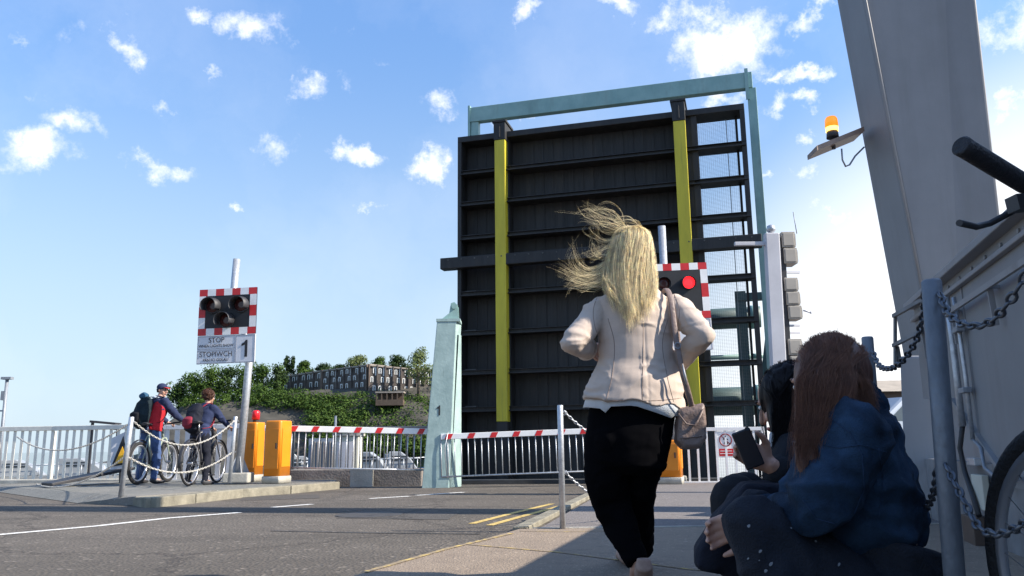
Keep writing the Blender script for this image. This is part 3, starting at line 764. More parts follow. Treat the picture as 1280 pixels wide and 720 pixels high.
def teal_column():
    Y = 14.0
    bl, br = G(527, 609, ROADZ), G(577, 609, ROADZ)
    s = 14.0 / bl.y; base = W(552, 609, 14.0)
    tl, tr = W(546, 402, Y), W(571, 400, Y)
    bl, br = W(527, 609, Y), W(561, 609, Y); br2 = W(578, 609, Y + .45)
    tl2, tr2 = W(546, 402, Y), W(570.5, 400, Y + .0)
    root = empty('teal_column', V((base.x, Y, ROADZ)), 0, 'tapered weathered teal steel column marked with a black 1', 'column')
    z = ROADZ - .01
    zt = tl.z
    # front plate, side plate (sun side)
    def at(p, dy=0, zz=None): return V((p.x, p.y + dy, p.z if zz is None else zz))
    mb = MB()
    f = [at(bl, 0, z), at(br, 0, z), at(tr2, 0, zt), at(tl2, 0, zt)]
    mb.prism(f, (.06, .42, 0)); mb.build('body', m_teal2, root, bevel=.012)
    mb = MB(); f = [V((br.x + .02, Y + .12, z)), V((br2.x - .02, Y + .40, z)), V((tr.x + .055, Y + .30, zt * .93)), V((tr.x + .03, Y + .1, zt * .93))]
    mb.prism(f, (-.0, .09, 0)); mb.build('stiffener_plate', m_teal2, root, bevel=.006)
    # head casting
    mb = MB(); c = W(558, 394, Y)
    mb.box((tl.x + .20, Y + .2, zt + .025), (.42, .42, .05)); mb.build('cap_plate', m_teal2, root)
    mb = MB(); cx = tl.x + .24
    for dy in (.08, .30): mb.prism([(cx - .17, Y + dy, zt + .052), (cx + .13, Y + dy, zt + .052), (cx + .12, Y + dy, zt + .30), (cx + .06, Y + dy, zt + .36), (cx - .0, Y + dy, zt + .34), (cx - .03, Y + dy, zt + .16)], (0, .04, 0))
    mb.tube((cx + .06, Y + .05, zt + .28), (cx + .06, Y + .38, zt + .28), .05); mb.build('bearing_lug', m_teal, root)
    p = W(548.5, 513, Y); numeral_one(.17, (p.x, Y - .004, p.z), (1, 0, 0), (0, 0, 1), m_black, 'painted_number', root)
    # pipework down the side
    mb = MB(); mb.path([W(560, 540, Y - .04), W(556, 560, Y - .04), W(559, 598, Y - .05)], .008); mb.build('conduit', m_galv, root)
# ================================================================== STREET FURNITURE
m_galv = mat('galvanised_steel', (.48, .50, .53), .42, metal=.55, var=.22, scale=25, bump=.08, bscale=60)
m_galvd = mat('dull_galvanised_steel', (.26, .28, .31), .55, metal=.35, var=.22, scale=18, bump=.12, bscale=50)
m_wbar = mat('off_white_railing', (.66, .64, .58), .55, var=.12, scale=8)
m_wsteel = mat('white_enamel', (.76, .76, .76), .4, var=.08, scale=5)
m_red = mat('red_reflective', (.55, .02, .025), .4, var=.12, scale=9)
m_wref = mat('white_reflective', (.80, .80, .80), .4, var=.06, scale=9)
m_orange = mat('orange_cabinet_paint', (.74, .235, .010), .42, var=.1, scale=3, bump=.08, bscale=15)
m_rope = mat('pale_chain_plastic', (.62, .58, .50), .6, var=.1)
m_dgrey = mat('dark_grey_plastic', (.03, .03, .035), .55, var=.2, scale=8)
m_sign = mat('sign_face', (.62, .63, .67), .5, var=.07, scale=6)
m_signb = mat('sign_black', (.015, .016, .02), .6, var=.2, scale=6)
teal_column()

def railing(name, pts, h, label, bar=.1, bw=.035, bd=.012, z=0, posts=1.9, m=m_wbar, toprail=.09, group=None, low=.08, matp=None, cat='railing'):
    a = pts[0]; root = empty(name, V((a[0], a[1], z)), 0, label, cat, group)
    P = [V((p[0], p[1], z)) for p in pts]
    mbr = MB(); mbl = MB(); mbb = MB()
    for p, q in zip(P[:-1], P[1:]):
        L = (q - p).length; d = (q - p) / L
        mbr.beam(p + UP * h, q + UP * h, .06, toprail); mbl.beam(p + UP * low, q + UP * low, .04, .04)
        n = int(L / bar)
        for i in range(n + 1):
            c = p + d * (L * i / n); mbb.box(c + UP * (low + h - toprail / 2) / 2 + UP * .01, (bw, bd, h - low - toprail / 2 - .02), frameM(d))
        k = max(1, round(L / posts))
        for i in range(k + 1):
            c = p + d * (L * i / k); mb = MB(); mb.box(c + UP * (h / 2 - .03) + V((-d.y, d.x, 0)) * .045, (.06, .05, h - .06), frameM(d)); mb.build('post', m, root)
    mbr.build('top_rail', m, root, bevel=.008); mbl.build('bottom_rail', m, root); mbb.build('bars', m, root)
    return root
# long white railing along the quay at the left
a = W(-260, 606, 17.2); b = W(60, 603, 16.4); c = W(172, 600, 15.9); d = W(298, 598, 15.6)
railing('quay_railing', [(a.x, a.y), (b.x, b.y), (c.x, c.y)], 1.12, 'long off white railing of flat bars along the left quay', bar=.165, bw=.06, z=-.02)
railing('quay_railing', [(c.x + .1, c.y), (d.x, d.y)], 1.08, 'off white railing behind the two cyclists', bar=.2, bw=.10, z=.0, m=mat('white_railing', (.72, .70, .70), .5, var=.1, scale=5))
mb = MB(); mb.beam((a.x, a.y - .1, 0.04), (c.x, c.y - .1, 0.05), .22, .14); tag(mb.build('kerb', m_lightconc, bevel=.02), kind='structure')
# steel railing behind the first barrier
a = W(363, 600, 15.9); b = W(535, 600, 15.5)
m_rd = mat('grey_railing_steel', (.14, .15, .16), .5, metal=.3, var=.2, scale=12)
railing('quay_railing', [(a.x, a.y), (b.x, b.y)], 1.0, 'grey tubular steel railing above the low concrete wall', bar=.14, bw=.018, bd=.018, z=.02, m=m_rd, toprail=.045, low=.22)

# barrier arms with hanging skirts
def barrier(p, q, h0, label, cab, zb, nb, skirt=.52, sk_a=0.0):
    root = empty('road_barrier', V((p.x, p.y, p.z)), 0, label, 'barrier', 'striped barrier arms')
    d = (q - p); L = d.length; d.normalize(); nrm = V((d.y, -d.x, 0)).normalized()
    mb = MB(); mb.beam(p, q, .05, h0); arm = mb.build('arm', m_wref, root, bevel=.006)
    up = nrm.cross(d).normalized() * -1
    if up.z < 0: up = -up
    n = nb
    for i in range(n):
        t = (i + .22) / n * L; w = L / n * .28; hh = h0 / 2 - .004
        c = p + d * t + nrm * .0265
        mb = MB(); sl = h0 * .45
        mb.prism([c - up * hh - d * sl / 2, c - up * hh + d * (w - sl / 2), c + up * hh + d * (w + sl / 2), c + up * hh + d * sl / 2], -nrm * -.002)
        mb.build('red_stripe', m_red, arm)
    # skirt
    mb = MB(); k = int(L * (1 - sk_a) / .115)
    s0 = p + d * L * sk_a
    for i in range(k + 1):
        c = s0 + d * (i * .115); mb.tube(c - up * (h0 / 2 - .0), c - up * (skirt + h0 / 2), .0085, n=6)
    mb.tube(s0 - up * (skirt + h0 / 2), q - up * (skirt + h0 / 2), .016, n=6)
    mb.build('hanging_skirt', m_galv, root)
    return root
Yb = 14.2
barrier(W(331, 535, Yb - .33), W(543, 539.5, Yb), .10, 'striped barrier arm reaching from the orange cabinets to the teal column', None, 0, 8, .60, .16)
barrier(W(551, 546, Yb - .2), W(832, 535, Yb - .2), .095, 'striped barrier arm in front of the raised bridge leaf', None, 0, 10, .62)

def rounded_box(mb, c, sz, r=.06, M=None, n=5):
    hx, hy = sz[0] / 2, sz[1] / 2; pts = []
    for sx, sy, a0 in ((1, 1, 0), (-1, 1, 90), (-1, -1, 180), (1, -1, 270)):
        for k in range(n):
            a = R_(a0 + 90 * k / (n - 1)); pts.append(V((sx * (hx - r) + math.cos(a) * r, sy * (hy - r) + math.sin(a) * r, 0)))
    if M is not None: pts = [M @ p for p in pts]
    rows = [(-.5, 1), (.5 - r / sz[2] * .6, 1), (.5 - r / sz[2] * .2, .975), (.5, .91)]
    rings = [[mb.bm.verts.new(V(c) + V((p.x * k, p.y * k, z * sz[2]))) for p in pts] for z, k in rows]
    m = len(pts)
    for A, B in zip(rings[:-1], rings[1:]):
        for i in range(m): mb.face([A[i], A[(i + 1) % m], B[(i + 1) % m], B[i]], True)
    mb.face(rings[0][::-1], False); mb.face(rings[-1], False)
def cabinet(cx, y0px, y1px, Y, wpx, dep, label, zb, rz=-.28, lamp=False, seam=True):
    base = W(cx, y1px, Y); top = W(cx, y0px, Y); w = wpx * Y / F_PX
    root = empty('barrier_cabinet', V((base.x, Y, zb)), 0, label, 'cabinet', 'orange barrier drive cabinets')
    M = Matrix.Rotation(rz, 3, 'Z'); h = top.z - zb - .12
    mb = MB(); rounded_box(mb, (base.x, Y, zb + .12 + h / 2), (w, dep, h), .05, M); b = mb.build('housing', m_orange, root)
    mb = MB(); rounded_box(mb, (base.x, Y, zb + .06), (w * 1.06, dep * 1.06, .115), .02, M); mb.build('plinth', m_lightconc, root)
    mb = MB(); mb.box(V((base.x, Y, zb + .2 + h * .4)) + M @ V((w * .02, -dep / 2 - .004, 0)), (w * .8, .01, h * .72), M); dr = mb.build('door', m_orange, root, bevel=.004)
    mb = MB(); mb.box(V((base.x, Y, zb + .2 + h * .45)) + M @ V((w * .3, -dep / 2 - .016, 0)), (.02, .02, .09), M); mb.build('handle', m_dgrey, dr)
    mb = MB(); mb.box(V((base.x, Y, zb + .22 + h * .4)) + M @ V((w / 2 + .004, 0, 0)), (.008, dep * .7, h * .7), M); mb.build('side_panel', m_orange, root, bevel=.003)
    if lamp:
        z = zb + .12 + h
        mb = MB(); mb.loft([(base.x, Y, z), (base.x, Y, z + .05)], .05, n=14); mb.build('lamp_base', m_dgrey, root)
        mb = MB(); mb.loft([(base.x, Y, z + .05), (base.x, Y, z + .18), (base.x, Y, z + .21)], [.07, .07, .05], n=16); mb.build('red_lamp', mat('red_lamp_plastic', (.7, .02, .03), .3, var=.05), root)
    return root
cabinet(316, 528, 598, 14.6, 17, .30, 'rear orange barrier cabinet with a red lamp on top', IZ, lamp=True)
cabinet(345.5, 526, 602, 13.7, 23, .36, 'front orange barrier cabinet carrying the long striped arm', IZ, rz=-.30)
cabinet(838, 550, 612, 13.8, 30, .42, 'orange barrier cabinet half hidden behind the walking woman', 0)

# wig-wag signals
def text_block(root, name, lines, c, xd, ud, size, mt, nrm):
    for (s, t, dx, dz, sq) in lines:
        text_mesh(t, s, V(c) + V(xd) * dx + V(ud) * dz + V(nrm) * .0, xd, ud, mt, name, root, .0015, squeeze=sq)
def wigwag(c, M, w, h, root, lit=False):
    """signal board; M columns: x right, y away from viewer, z up"""
    X, Yv, Z = M.col[0], M.col[1], M.col[2]
    mb = MB(); mb.box(c, (w, .025, h), M); bd = mb.build('board', m_signb, root, bevel=.004)
    bw = w * .115; n = 7; red = []; wh = []
    mbb = MB(); mbb.usem(m_red); mbb.usem(m_wref)
    def pc(x, z, sx, sz, k):
        mbb.usem(m_red if k else m_wref); o = c + X * x + Z * z - Yv * .0155
        mbb.quad([o - X * sx / 2 - Z * sz / 2, o + X * sx / 2 - Z * sz / 2, o + X * sx / 2 + Z * sz / 2, o - X * sx / 2 + Z * sz / 2])
    cw = w / n
    for i in range(n):
        x = -w / 2 + cw * (i + .5)
        pc(x, h / 2 - bw / 2, cw, bw, i % 2 == 0); pc(x, -h / 2 + bw / 2, cw, bw, i % 2 == 0)
    m = 3; ch = (h - 2 * bw) / m
    for i in range(m):
        for s in (-1, 1): pc(s * (w / 2 - bw / 2), h / 2 - bw - ch * (i + .5), bw, ch, i % 2 == 1)
    bmesh.ops.remove_doubles(mbb.bm, verts=mbb.bm.verts, dist=.0005); mbb.build('striped_border', None, bd, keep=True)
    lamps = [(-w * .245, h * .13, lit), (w * .245, h * .13, False), (0, -h * .19, False)] if not lit else [(-w * .225, h * .14, False), (w * .18, h * .14, True), (0, -h * .2, False)]
    r = w * (.10 if lit else .115)
    for (x, z, on) in lamps:
        q = c + X * x + Z * z
        mb = MB(); mb.loft([q - Yv * .014, q - Yv * .05], r * 1.12, n=20); hs = mb.build('lamp_housing', m_dgrey, root)
        mb = MB(); mb.loft([q - Yv * .05, q - Yv * .058, q - Yv * .065], [r, r * .9, r * .4], n=20)
        mb.build('lens', mat('red_lens_lit', (.8, .02, .03), .3, emit=((1, .015, .02), 1.5)) if on else mat('lens_dark', (.06, .015, .015), .15, var=.1), hs)
        # visor: open half tube
        mb = MB(); seg = 14; lay = []
        for k, dist in enumerate((.04, .24 if not on and not lit else .14)):
            for rr in (r * 1.16, r * 1.10):
                lay.append([mb.bm.verts.new(q - Yv * (dist if 55 <= a <= 360 else dist) + (X * math.cos(R_(a)) + Z * math.sin(R_(a))) * rr - Z * (.02 if k else 0)) for a in [(-35 + 250 * j / seg) for j in range(seg + 1)]])
        o0, i0, o1, i1 = lay
        for j in range(seg):
            mb.face([o0[j], o0[j + 1], o1[j + 1], o1[j]], True); mb.face([i0[j + 1], i0[j], i1[j], i1[j + 1]], True); mb.face([o1[j], o1[j + 1], i1[j + 1], i1[j]], False)
        for j in (0, seg): mb.face([o0[j], o1[j], i1[j], i0[j]], False)
        mb.build('visor', m_dgrey, hs)
    return bd
def signal_left():
    Y = 13.6; root = empty('traffic_signal', G(300, 602, IZ), 0, 'red and white bordered stop signal on a galvanised pole left of the orange cabinets', 'traffic signal')
    foot = W(298, 597, Y); k = W(309.5, 452, Y); k.y = Y + .08
    t0 = W(289, 372, Y + .16); t1 = W(296, 324, Y + .16)
    mb = MB(); mb.path([foot, k, W(309, 440, Y + .1), W(303, 400, Y + .14), W(291, 376, Y + .16), t1], .062, n=16)
    mb.build('pole', m_galv, root)
    mb = MB(); mb.box((foot.x, Y, foot.z + .0), (.42, .34, .16)); mb.build('base_block', m_lightconc, root, bevel=.02)
    mb = MB()
    for a in range(4):
        d = V((math.cos(a * PI / 2 + .6), math.sin(a * PI / 2 + .6), 0)); mb.prism([foot + UP * .08 + d * .05, foot + UP * .08 + d * .17, foot + UP * .34 + d * .055], d.cross(UP) * .01)
    mb.build('gusset', m_galvd, root)
    tl, tr, bl, br = W(249, 362, Y), W(324, 360, Y), W(241, 455, Y), W(318, 453, Y)
    X = (tr - tl).normalized(); X = (X + V((0, -.12, 0))).normalized(); Zv = ((tl - bl) + (tr - br)).normalized(); Zv = (Zv - X * Zv.dot(X)).normalized(); Yv = Zv.cross(X)
    M = Matrix((X, Yv, Zv)).transposed(); w = (tr - tl).length; H = (tl - bl).length
    h1 = H * .625
    top = (tl + tr) / 2 + V((0, -.02, 0)); c1 = top - Zv * h1 / 2
    wigwag(c1, M, w, h1, root)
    h2 = H - h1; c2 = top - Zv * (h1 + h2 / 2 + .006)
    mb = MB(); mb.box(c2, (w, .02, h2), M); pl = mb.build('text_plate', m_sign, root, bevel=.003)
    mb = MB(); f = -Yv * .012
    def ln(x0, z0, x1, z1, t=.006):
        a = c2 + X * x0 * w + Zv * z0 * h2 + f; b = c2 + X * x1 * w + Zv * z1 * h2 + f; mb.beam(a, b, .004, t, up=(Zv if abs(x1 - x0) > .01 else X))
    for x0, x1, z0, z1 in ((-.49, .15, .03, .47), (-.49, .15, -.47, -.03), (.175, .49, -.47, .47)):
        ln(x0, z0, x1, z0); ln(x0, z1, x1, z1); ln(x0, z0, x0, z1); ln(x1, z0, x1, z1)
    mb.build('plate_rules', mat('sign_grey', (.22, .23, .27), .6), pl)
    mt = mat('sign_letter', (.05, .05, .06), .6, var=.05)
    fc = c2 + f - Yv * .002
    text_block(pl, 'lettering', [(.125, 'STOP', -.17 * w, .33 * h2, .95), (.068, 'WHEN LIGHTS SHOW', -.17 * w, .13 * h2, .92), (.125, 'STOPIWCH', -.17 * w, -.17 * h2, .92), (.068, 'PAN FO GOLAU', -.17 * w, -.37 * h2, .92)], fc, X, Zv, 0, mt, -Yv)
    numeral_one(h2 * .60, fc + X * .33 * w, X, Zv, m_signb, 'lettering', pl)
    mb = MB()
    for z in (-h1 * .3, h1 * .3): mb.box(c1 + Zv * z + Yv * .05, (.5, .05, .05), M)
    mb.build('mounting_clamp', m_galvd, root)
signal_left()
def signal_right():
    Y = 14.45; root = empty('traffic_signal', V((W(842, 600, 14.45).x, 14.45, 0)), 0, 'stop signal with one lit red lamp behind the walking woman', 'traffic signal')
    tl, tr, bl, br = W(806, 331, Y), W(882.5, 328, Y), W(808, 440, Y), W(887, 436, Y)
    X = (tr - tl).normalized(); Zv = ((tl - bl) + (tr - br)).normalized(); Zv = (Zv - X * Zv.dot(X)).normalized(); Yv = Zv.cross(X); M = Matrix((X, Yv, Zv)).transposed()
    w = (tr - tl).length; H = (tl - bl).length; h1 = H * .64; top = (tl + tr) / 2
    pt = W(827, 283, Y + .1); pb = V((pt.x + .02, pt.y, 0)); mb = MB(); mb.path([pb, pt], .072, n=16); mb.build('pole', m_galv, root)
    mb = MB(); mb.box((pb.x, pb.y, .05), (.36, .3, .12)); mb.build('base_block', m_lightconc, root, bevel=.02)
    c1 = top - Zv * h1 / 2; wigwag(c1, M, w, h1, root, lit=True)
    h2 = H - h1; c2 = top - Zv * (h1 + h2 / 2 + .006)
    mb = MB(); mb.box(c2, (w, .02, h2), M); pl = mb.build('text_plate', m_sign, root, bevel=.003)
    mb = MB(); f = -Yv * .012
    for x0, x1 in ((-.48, -.175), (-.15, .48)):
        for z in (-.47, .47): mb.beam(c2 + X * x0 * w + Zv * z * h2 + f, c2 + X * x1 * w + Zv * z * h2 + f, .004, .005, up=Zv)
        for x in (x0, x1): mb.beam(c2 + X * x * w - Zv * .47 * h2 + f, c2 + X * x * w + Zv * .47 * h2 + f, .004, .005, up=X)
    mb.build('plate_rules', MATS['sign_grey'], pl)
signal_right()

# white gate on the far footway with its prohibition sign
def gate():
    Y = 14.2; A = W(851, 604, Y); B = W(958, 606, Y - .1); h = W(851, 537, Y).z - A.z
    root = empty('pedestrian_gate', A, 0, 'white barred pedestrian gate with a no pedestrians sign across the footway', 'gate')
    d = B - A; d.z = 0; L = d.length; d.normalize(); M = frameM(d)
    mb = MB(); z0, z1 = A.z, A.z + h
    mb.beam(V((A.x, A.y, z1)), V((B.x, B.y, z1)), .05, .06); mb.beam(V((A.x, A.y, z0)), V((B.x, B.y, z0)), .05, .06)
    for p in (A, B): mb.box((p.x, p.y, (z0 + z1) / 2), (.055, .052, h + .06), M)
    mb.build('frame', m_wsteel, root, bevel=.004)
    mb = MB()
    for i in range(1, 9):
        p = A + d * (L * i / 9); mb.box((p.x, p.y, (z0 + z1) / 2), (.035, .03, h - .06), M)
    mb.build('bars', m_wsteel, root)
    mb = MB(); 
    for p in (A, B): mb.box((p.x, p.y, z0 / 2 - .02), (.05, .05, max(.02, z0)), M)
    mb.build('support_post', m_galvd, root)
    c = (W(897.5, 541, Y - .06) + W(917, 570, Y - .06)) / 2; w = 20 * Y / F_PX; hh = 31 * Y / F_PX
    mb = MB(); mb.box(c, (w, .006, hh), M); s = mb.build('sign', m_wref, root)
    nz = V((d.y, -d.x, 0)); q = c + nz * .006 + UP * hh * .17
    mb = MB(); mb.torus(q, w * .36, .010, nz, 28, 6); mb.beam(q + d * w * -.25 + UP * w * .25, q + d * w * .25 - UP * w * .25, .006, .014, up=nz.cross(d + UP * -1)); mb.build('prohibition_ring', mat('sign_dark_red', (.20, .03, .04), .5), s)
    mb = MB(); mb.ball(q + UP * w * .22, w * .05, 8); mb.beam(q + UP * w * .16, q - UP * w * .03, .006, .035, up=(d)); 
    for a, b in (((0, -.02), (.12, -.24)), ((0, -.02), (-.1, -.24)), ((0, .14), (.15, .0)), ((0, .14), (-.14, .02))):
        mb.beam(q + d * w * a[0] + UP * w * a[1], q + d * w * b[0] + UP * w * b[1], .006, .014, up=d)
    mb.build('walking_figure', m_black, s)
    mb = MB(); mb.box(c + nz * .005 - UP * hh * .31, (w * .86, .004, hh * .28), M); mb.build('red_panel', m_red, s)
    mb = MB()
    for k, (a, b) in enumerate(((-.36, .34), (-.38, .38))): mb.box(c + nz * .009 - UP * hh * (.255 + .1 * k) + d * w * (a + b) / 2, (w * (b - a), .003, hh * .022), M)
    mb.build('print_rule', m_wref, s)
gate()
# white post with stacked louvre boxes
def box_mast():
    Y = 11.0; root = empty('signal_mast', V((W(966, 560, Y).x, Y, 0)), 0, 'white mast with stacks of grey boxes and whip antenna right of the leaf', 'mast')
    b, t = W(977, 600, Y), W(964, 292, Y); b.z = 0; b.x = W(977, 560, Y).x
    mb = MB(); mb.beam(b, t, .20, .12, up=(0, 1, 0)); mb.build('post', m_wbar2, root, bevel=.015)
    b2, t2 = b + V((.15, .05, 0)), t + V((.15, .05, -.05))
    mb = MB(); mb.beam(b2, t2, .07, .1, up=(0, 1, 0)); mb.build('rear_rail', m_dgrey, root)
    for x0, y0, x1, y1, n in ((975, 291, 996, 331, 2), (979, 348, 1001, 400, 3), (984, 424, 1004, 466, 2)):
        p, q = W(x0, y0, Y + .05), W(x1, y1, Y + .05); hh = (p.z - q.z) / n
        for i in range(n):
            mb = MB(); zc = p.z - hh * (i + .5); xc = (p.x + q.x) / 2 + (i - n / 2) * .012
            mb.box((xc, Y + .1, zc), (.185, .26, hh * .95)); mb.box((xc - .005, Y - .035, zc), (.15, .012, hh * .78)); mb.build('box', m_boxg, root, bevel=.008)
            mb = MB(); mb.box((xc + .1, Y + .1, zc), (.015, .2, hh * .7)); mb.build('hinge_side', m_boxd, root)
    mb = MB()
    for y in (340, 407, 416, 470): p = W(970, y, Y); mb.beam(p + V((-.02, .02, 0)), p + V((.36, .1, .01)), .03, .03)
    p = W(1004, 388, Y); mb.tube(p, p + V((.1, 0, -.03)), .012); mb.ball(p + V((.1, 0, -.03)), .02, 6)
    mb.build('bracket', m_wbar2, root)
    p = W(918, 305, Y); mb = MB(); mb.beam(p, V((t.x - .1, Y, p.z)), .05, .055); mb.build('side_arm', m_wbar2, root, bevel=.008)
    p = W(996, 292, Y); q = W(991.5, 265, Y); mb = MB(); mb.path([p, q], .006, n=6); mb.build('antenna', m_galvd, root)
    mb = MB(); tt = t + UP * .03; mb.loft([t, tt + UP * .02, tt + UP * .08, tt + UP * .1], [.02, .07, .05, .01], n=12); mb.build('cap_lamp', m_galv, root)
m_wbar2 = mat('grey_white_paint', (.52, .52, .56), .5, var=.08, scale=4); m_boxg = mat('taupe_box_paint', (.36, .33, .29), .55, var=.08, scale=5); m_boxd = mat('taupe_box_side', (.25, .23, .21), .6)
box_mast()

# posts and chains
m_chainw = mat('chain_white', (.45, .43, .39), .5, var=.15)
def chain_post(base, h, r, label, lean=(0, 0), loops=(.93, .45), m=m_galv, group='steel chain posts', zb=0, side=(1, 0, 0), foot=False):
    base = V(base); root = empty('chain_post', base, 0, label, 'post', group)
    top = base + V((lean[0], lean[1], h))
    mb = MB(); mb.loft([base - UP * .02, top - UP * .004, top], [r, r, r * .85], n=18); mb.build('tube', m, root)
    for f in loops:
        c = base.lerp(top, f) + V(side).normalized() * (r + .008)
        mb = MB(); mb.torus(c, .013 if r < .04 else .015, .0035, (0, 1, 0) if abs(V(side).x) > .5 else (1, 0, 0), 14, 6); mb.build('eyelet', m_galvd, root)
    if foot:
        mb = MB(); mb.loft([base, base + UP * .015], r * 2, n=18); mb.build('foot_plate', m_galvd, root)
    return base, top
bA, tA = chain_post(G(151, 619, IZ), .98, .032, 'leaning steel post in front of the cyclists, left end of the chains', lean=(.06, .0))
bB, tB = chain_post(W(287, 602, 12.9), 1.0, .03, 'thin steel post beside the stop signal pole holding the cycle path chains', lean=(.04, 0))
bC, tC = chain_post(G(703.5, 661, 0), .965, .0235, 'slim steel post at the kerb in front of the woman', lean=(.0, 0))
def chain(a, b, sag, label, L=.055, r=.006, m=m_chainw, name='chain', group='chains hung between the steel posts', cut=1.0, wd=.55):
    pts = sagpts(a, b, sag); pts = pts[:max(2, int(len(pts) * cut))]
    return tag(chain_mb(pts, L, r, wd).build(name, m), label, 'chain', group)
fa = lambda b, t, f: V(b).lerp(V(t), f)
chain(fa(bA, tA, .97), fa(bB, tB, .95), .36, 'upper pale chain in front of the two cyclists')
chain(fa(bA, tA, .5), fa(bB, tB, .45), .26, 'lower pale chain in front of the two cyclists')
e1 = G(45, 606, IZ); chain(fa(bA, tA, .5), V((e1.x, e1.y, .1)), .18, 'pale chain sagging from the leaning post down to the ground')
chain(fa(bA, tA, .93), W(20, 545, 14.5), .30, 'pale chain swinging left from the top of the leaning post')
chain(fa(bC, tC, .95) + V((.03, 0, 0)), fa(bC, tC, .90) + V((.95, .9, 0)), .22, 'upper steel chain from the kerb post towards the woman', .05, .006, m_galv)
chain(fa(bC, tC, .45) + V((.03, 0, 0)), fa(bC, tC, .42) + V((.95, .9, 0)), .24, 'lower steel chain from the kerb post towards the woman', .05, .006, m_galv)
# warning board, ramp, dark trolley at the left railing
def warn():
    Y = 14.6; c = W(147, 572, Y); root = empty('warning_board', V((c.x, Y, IZ)), 0, 'grey board with a yellow and black warning triangle leaning at the railing', 'sign')
    mb = MB(); mb.prism([W(139, 548, Y), W(124 + 14, 588, Y), W(152, 592, Y), W(156, 540, Y)], (0, .03, 0)); mb.build('board', m_sign, root)
    mb = MB(); mb.prism([W(154, 545, Y - .02), W(139, 583, Y - .02), W(161, 580, Y - .02)], (0, .012, 0)); t = mb.build('triangle_border', m_signb, root)
    mb = MB(); mb.prism([W(153, 558, Y - .03), W(143, 580, Y - .03), W(158, 578, Y - .03)], (0, .01, 0)); mb.build('triangle_face', mat('warning_yellow', (.85, .45, .02), .5), t)
    mb = MB(); p = W(148, 588, Y); mb.tube(V((p.x, Y + .1, IZ)), W(150, 545, Y + .1), .02); mb.build('stay', m_galvd, root)
warn()
mb = MB(); p, q = G(58, 607, IZ), G(160, 603, IZ); mb.beam(p + V((0, 0, .02)), q + V((0, 0, .25)), .5, .05); o = mb.build('ramp_board', m_dgrey, bevel=.01)
tag(o, 'dark sloping ramp board lying beneath the sagging chain', 'ramp')
def shelter():
    Y = 19.0; p, q = W(116, 527, Y), W(148, 530, Y); root = empty('notice_frame', V((p.x, Y, -.2)), 0, 'dark flat topped frame behind the left railing', 'frame')
    mb = MB(); mb.beam(p, q, .3, .05); mb.build('top', m_dgrey, root); mb = MB(); mb.beam(p - UP * .13, q - UP * .13, .05, .03); mb.build('rail', m_dgrey, root)
    for x in (p, q): mb = MB(); mb.beam(V((x.x, Y, -.3)), x, .05, .05, up=(0, 1, 0)); mb.build('leg', m_dgrey, root)
Yq = 19
shelter()
# far lamp post at the left edge
def far_lamp(px, yt, yb, Y, label):
    b, t = W(px - 2, yb, Y), W(px + 3, yt, Y); root = empty('street_lamp', b, 0, label, 'street lamp')
    mb = MB(); mb.path([b - UP * 3, t], .09, n=8); mb.build('pole', m_galvd, root)
    mb = MB(); mb.box(t + V((0, 0, .05)), (.55, .3, .14)); mb.build('lamp_head', m_galvd, root)
    mb = MB(); mb.box(b.lerp(t, .66) + V((-.12, 0, 0)), (.22, .2, .5)); mb.build('camera_box', m_galvd, root)
    mb = MB(); mb.beam(b.lerp(t, .35) + V((-.9, 0, 0)), b.lerp(t, .35), .08, .08); mb.build('bracket', m_galvd, root)
far_lamp(6, 474, 535, 45, 'distant grey lamp post at the far left edge')

# kiosk and boats seen through the railings
def harbour():
    Y = 20; p, q = W(418, 545, Y), W(447, 602, Y)
    root = empty('quay_kiosk', V(((p.x + q.x) / 2, Y, -.3)), 0, 'small cream kiosk box behind the railing and first barrier', 'kiosk')
    mb = MB(); mb.box(((p.x + q.x) / 2, Y + .3, (p.z - .3) / 2), (q.x - p.x, .6, p.z + .3)); mb.build('body', m_cream, root, bevel=.02)
    mb = MB(); mb.box(((p.x + q.x) / 2, Y + .3, p.z + .03), (q.x - p.x + .08, .7, .06)); mb.build('roof', m_lightconc, root)
    mb = MB(); mb.box(((p.x + q.x) / 2 - .02, Y - .006, p.z * .5), ((q.x - p.x) * .7, .012, p.z * .7)); mb.build('door', m_wbar2, root)
    x = p.x + .05; mb = MB(); mb.tube((x, Y - .15, -.3), (x, Y - .15, W(419, 520, Y).z), .03); o = mb.build('mast_pole', m_galvd); tag(o, 'thin grey pole standing beside the cream kiosk', 'pole')
    mb = MB(); p, q = W(392, 548, 26), W(417, 600, 26)
    root = empty('shutter_shed', V((p.x, 26, -.3)), 0, 'blue grey corrugated shed left of the cream kiosk', 'shed')
    mb.box(((p.x + q.x) / 2, 26.5, (p.z - .5) / 2), (q.x - p.x + .3, 1, p.z + .5)); mb.build('wall', m_blug, root)
    mb = MB(); n = 7
    for i in range(n): mb.box((p.x + (q.x - p.x) * (i + .5) / n, 25.98, (p.z - .5) / 2), (.03, .04, p.z + .3))
    mb.build('ribs', m_boxd, root)
m_cream = mat('cream_render', (.58, .56, .47), .7, var=.1, scale=3); m_blug = mat('blue_grey_cladding', (.20, .24, .30), .6, var=.15, scale=3)
harbour()
m_hull = mat('boat_gelcoat', (.30, .315, .33), .35, var=.08, scale=2); m_hull2 = mat('boat_blue', (.04, .10, .22), .35, var=.1, scale=2)
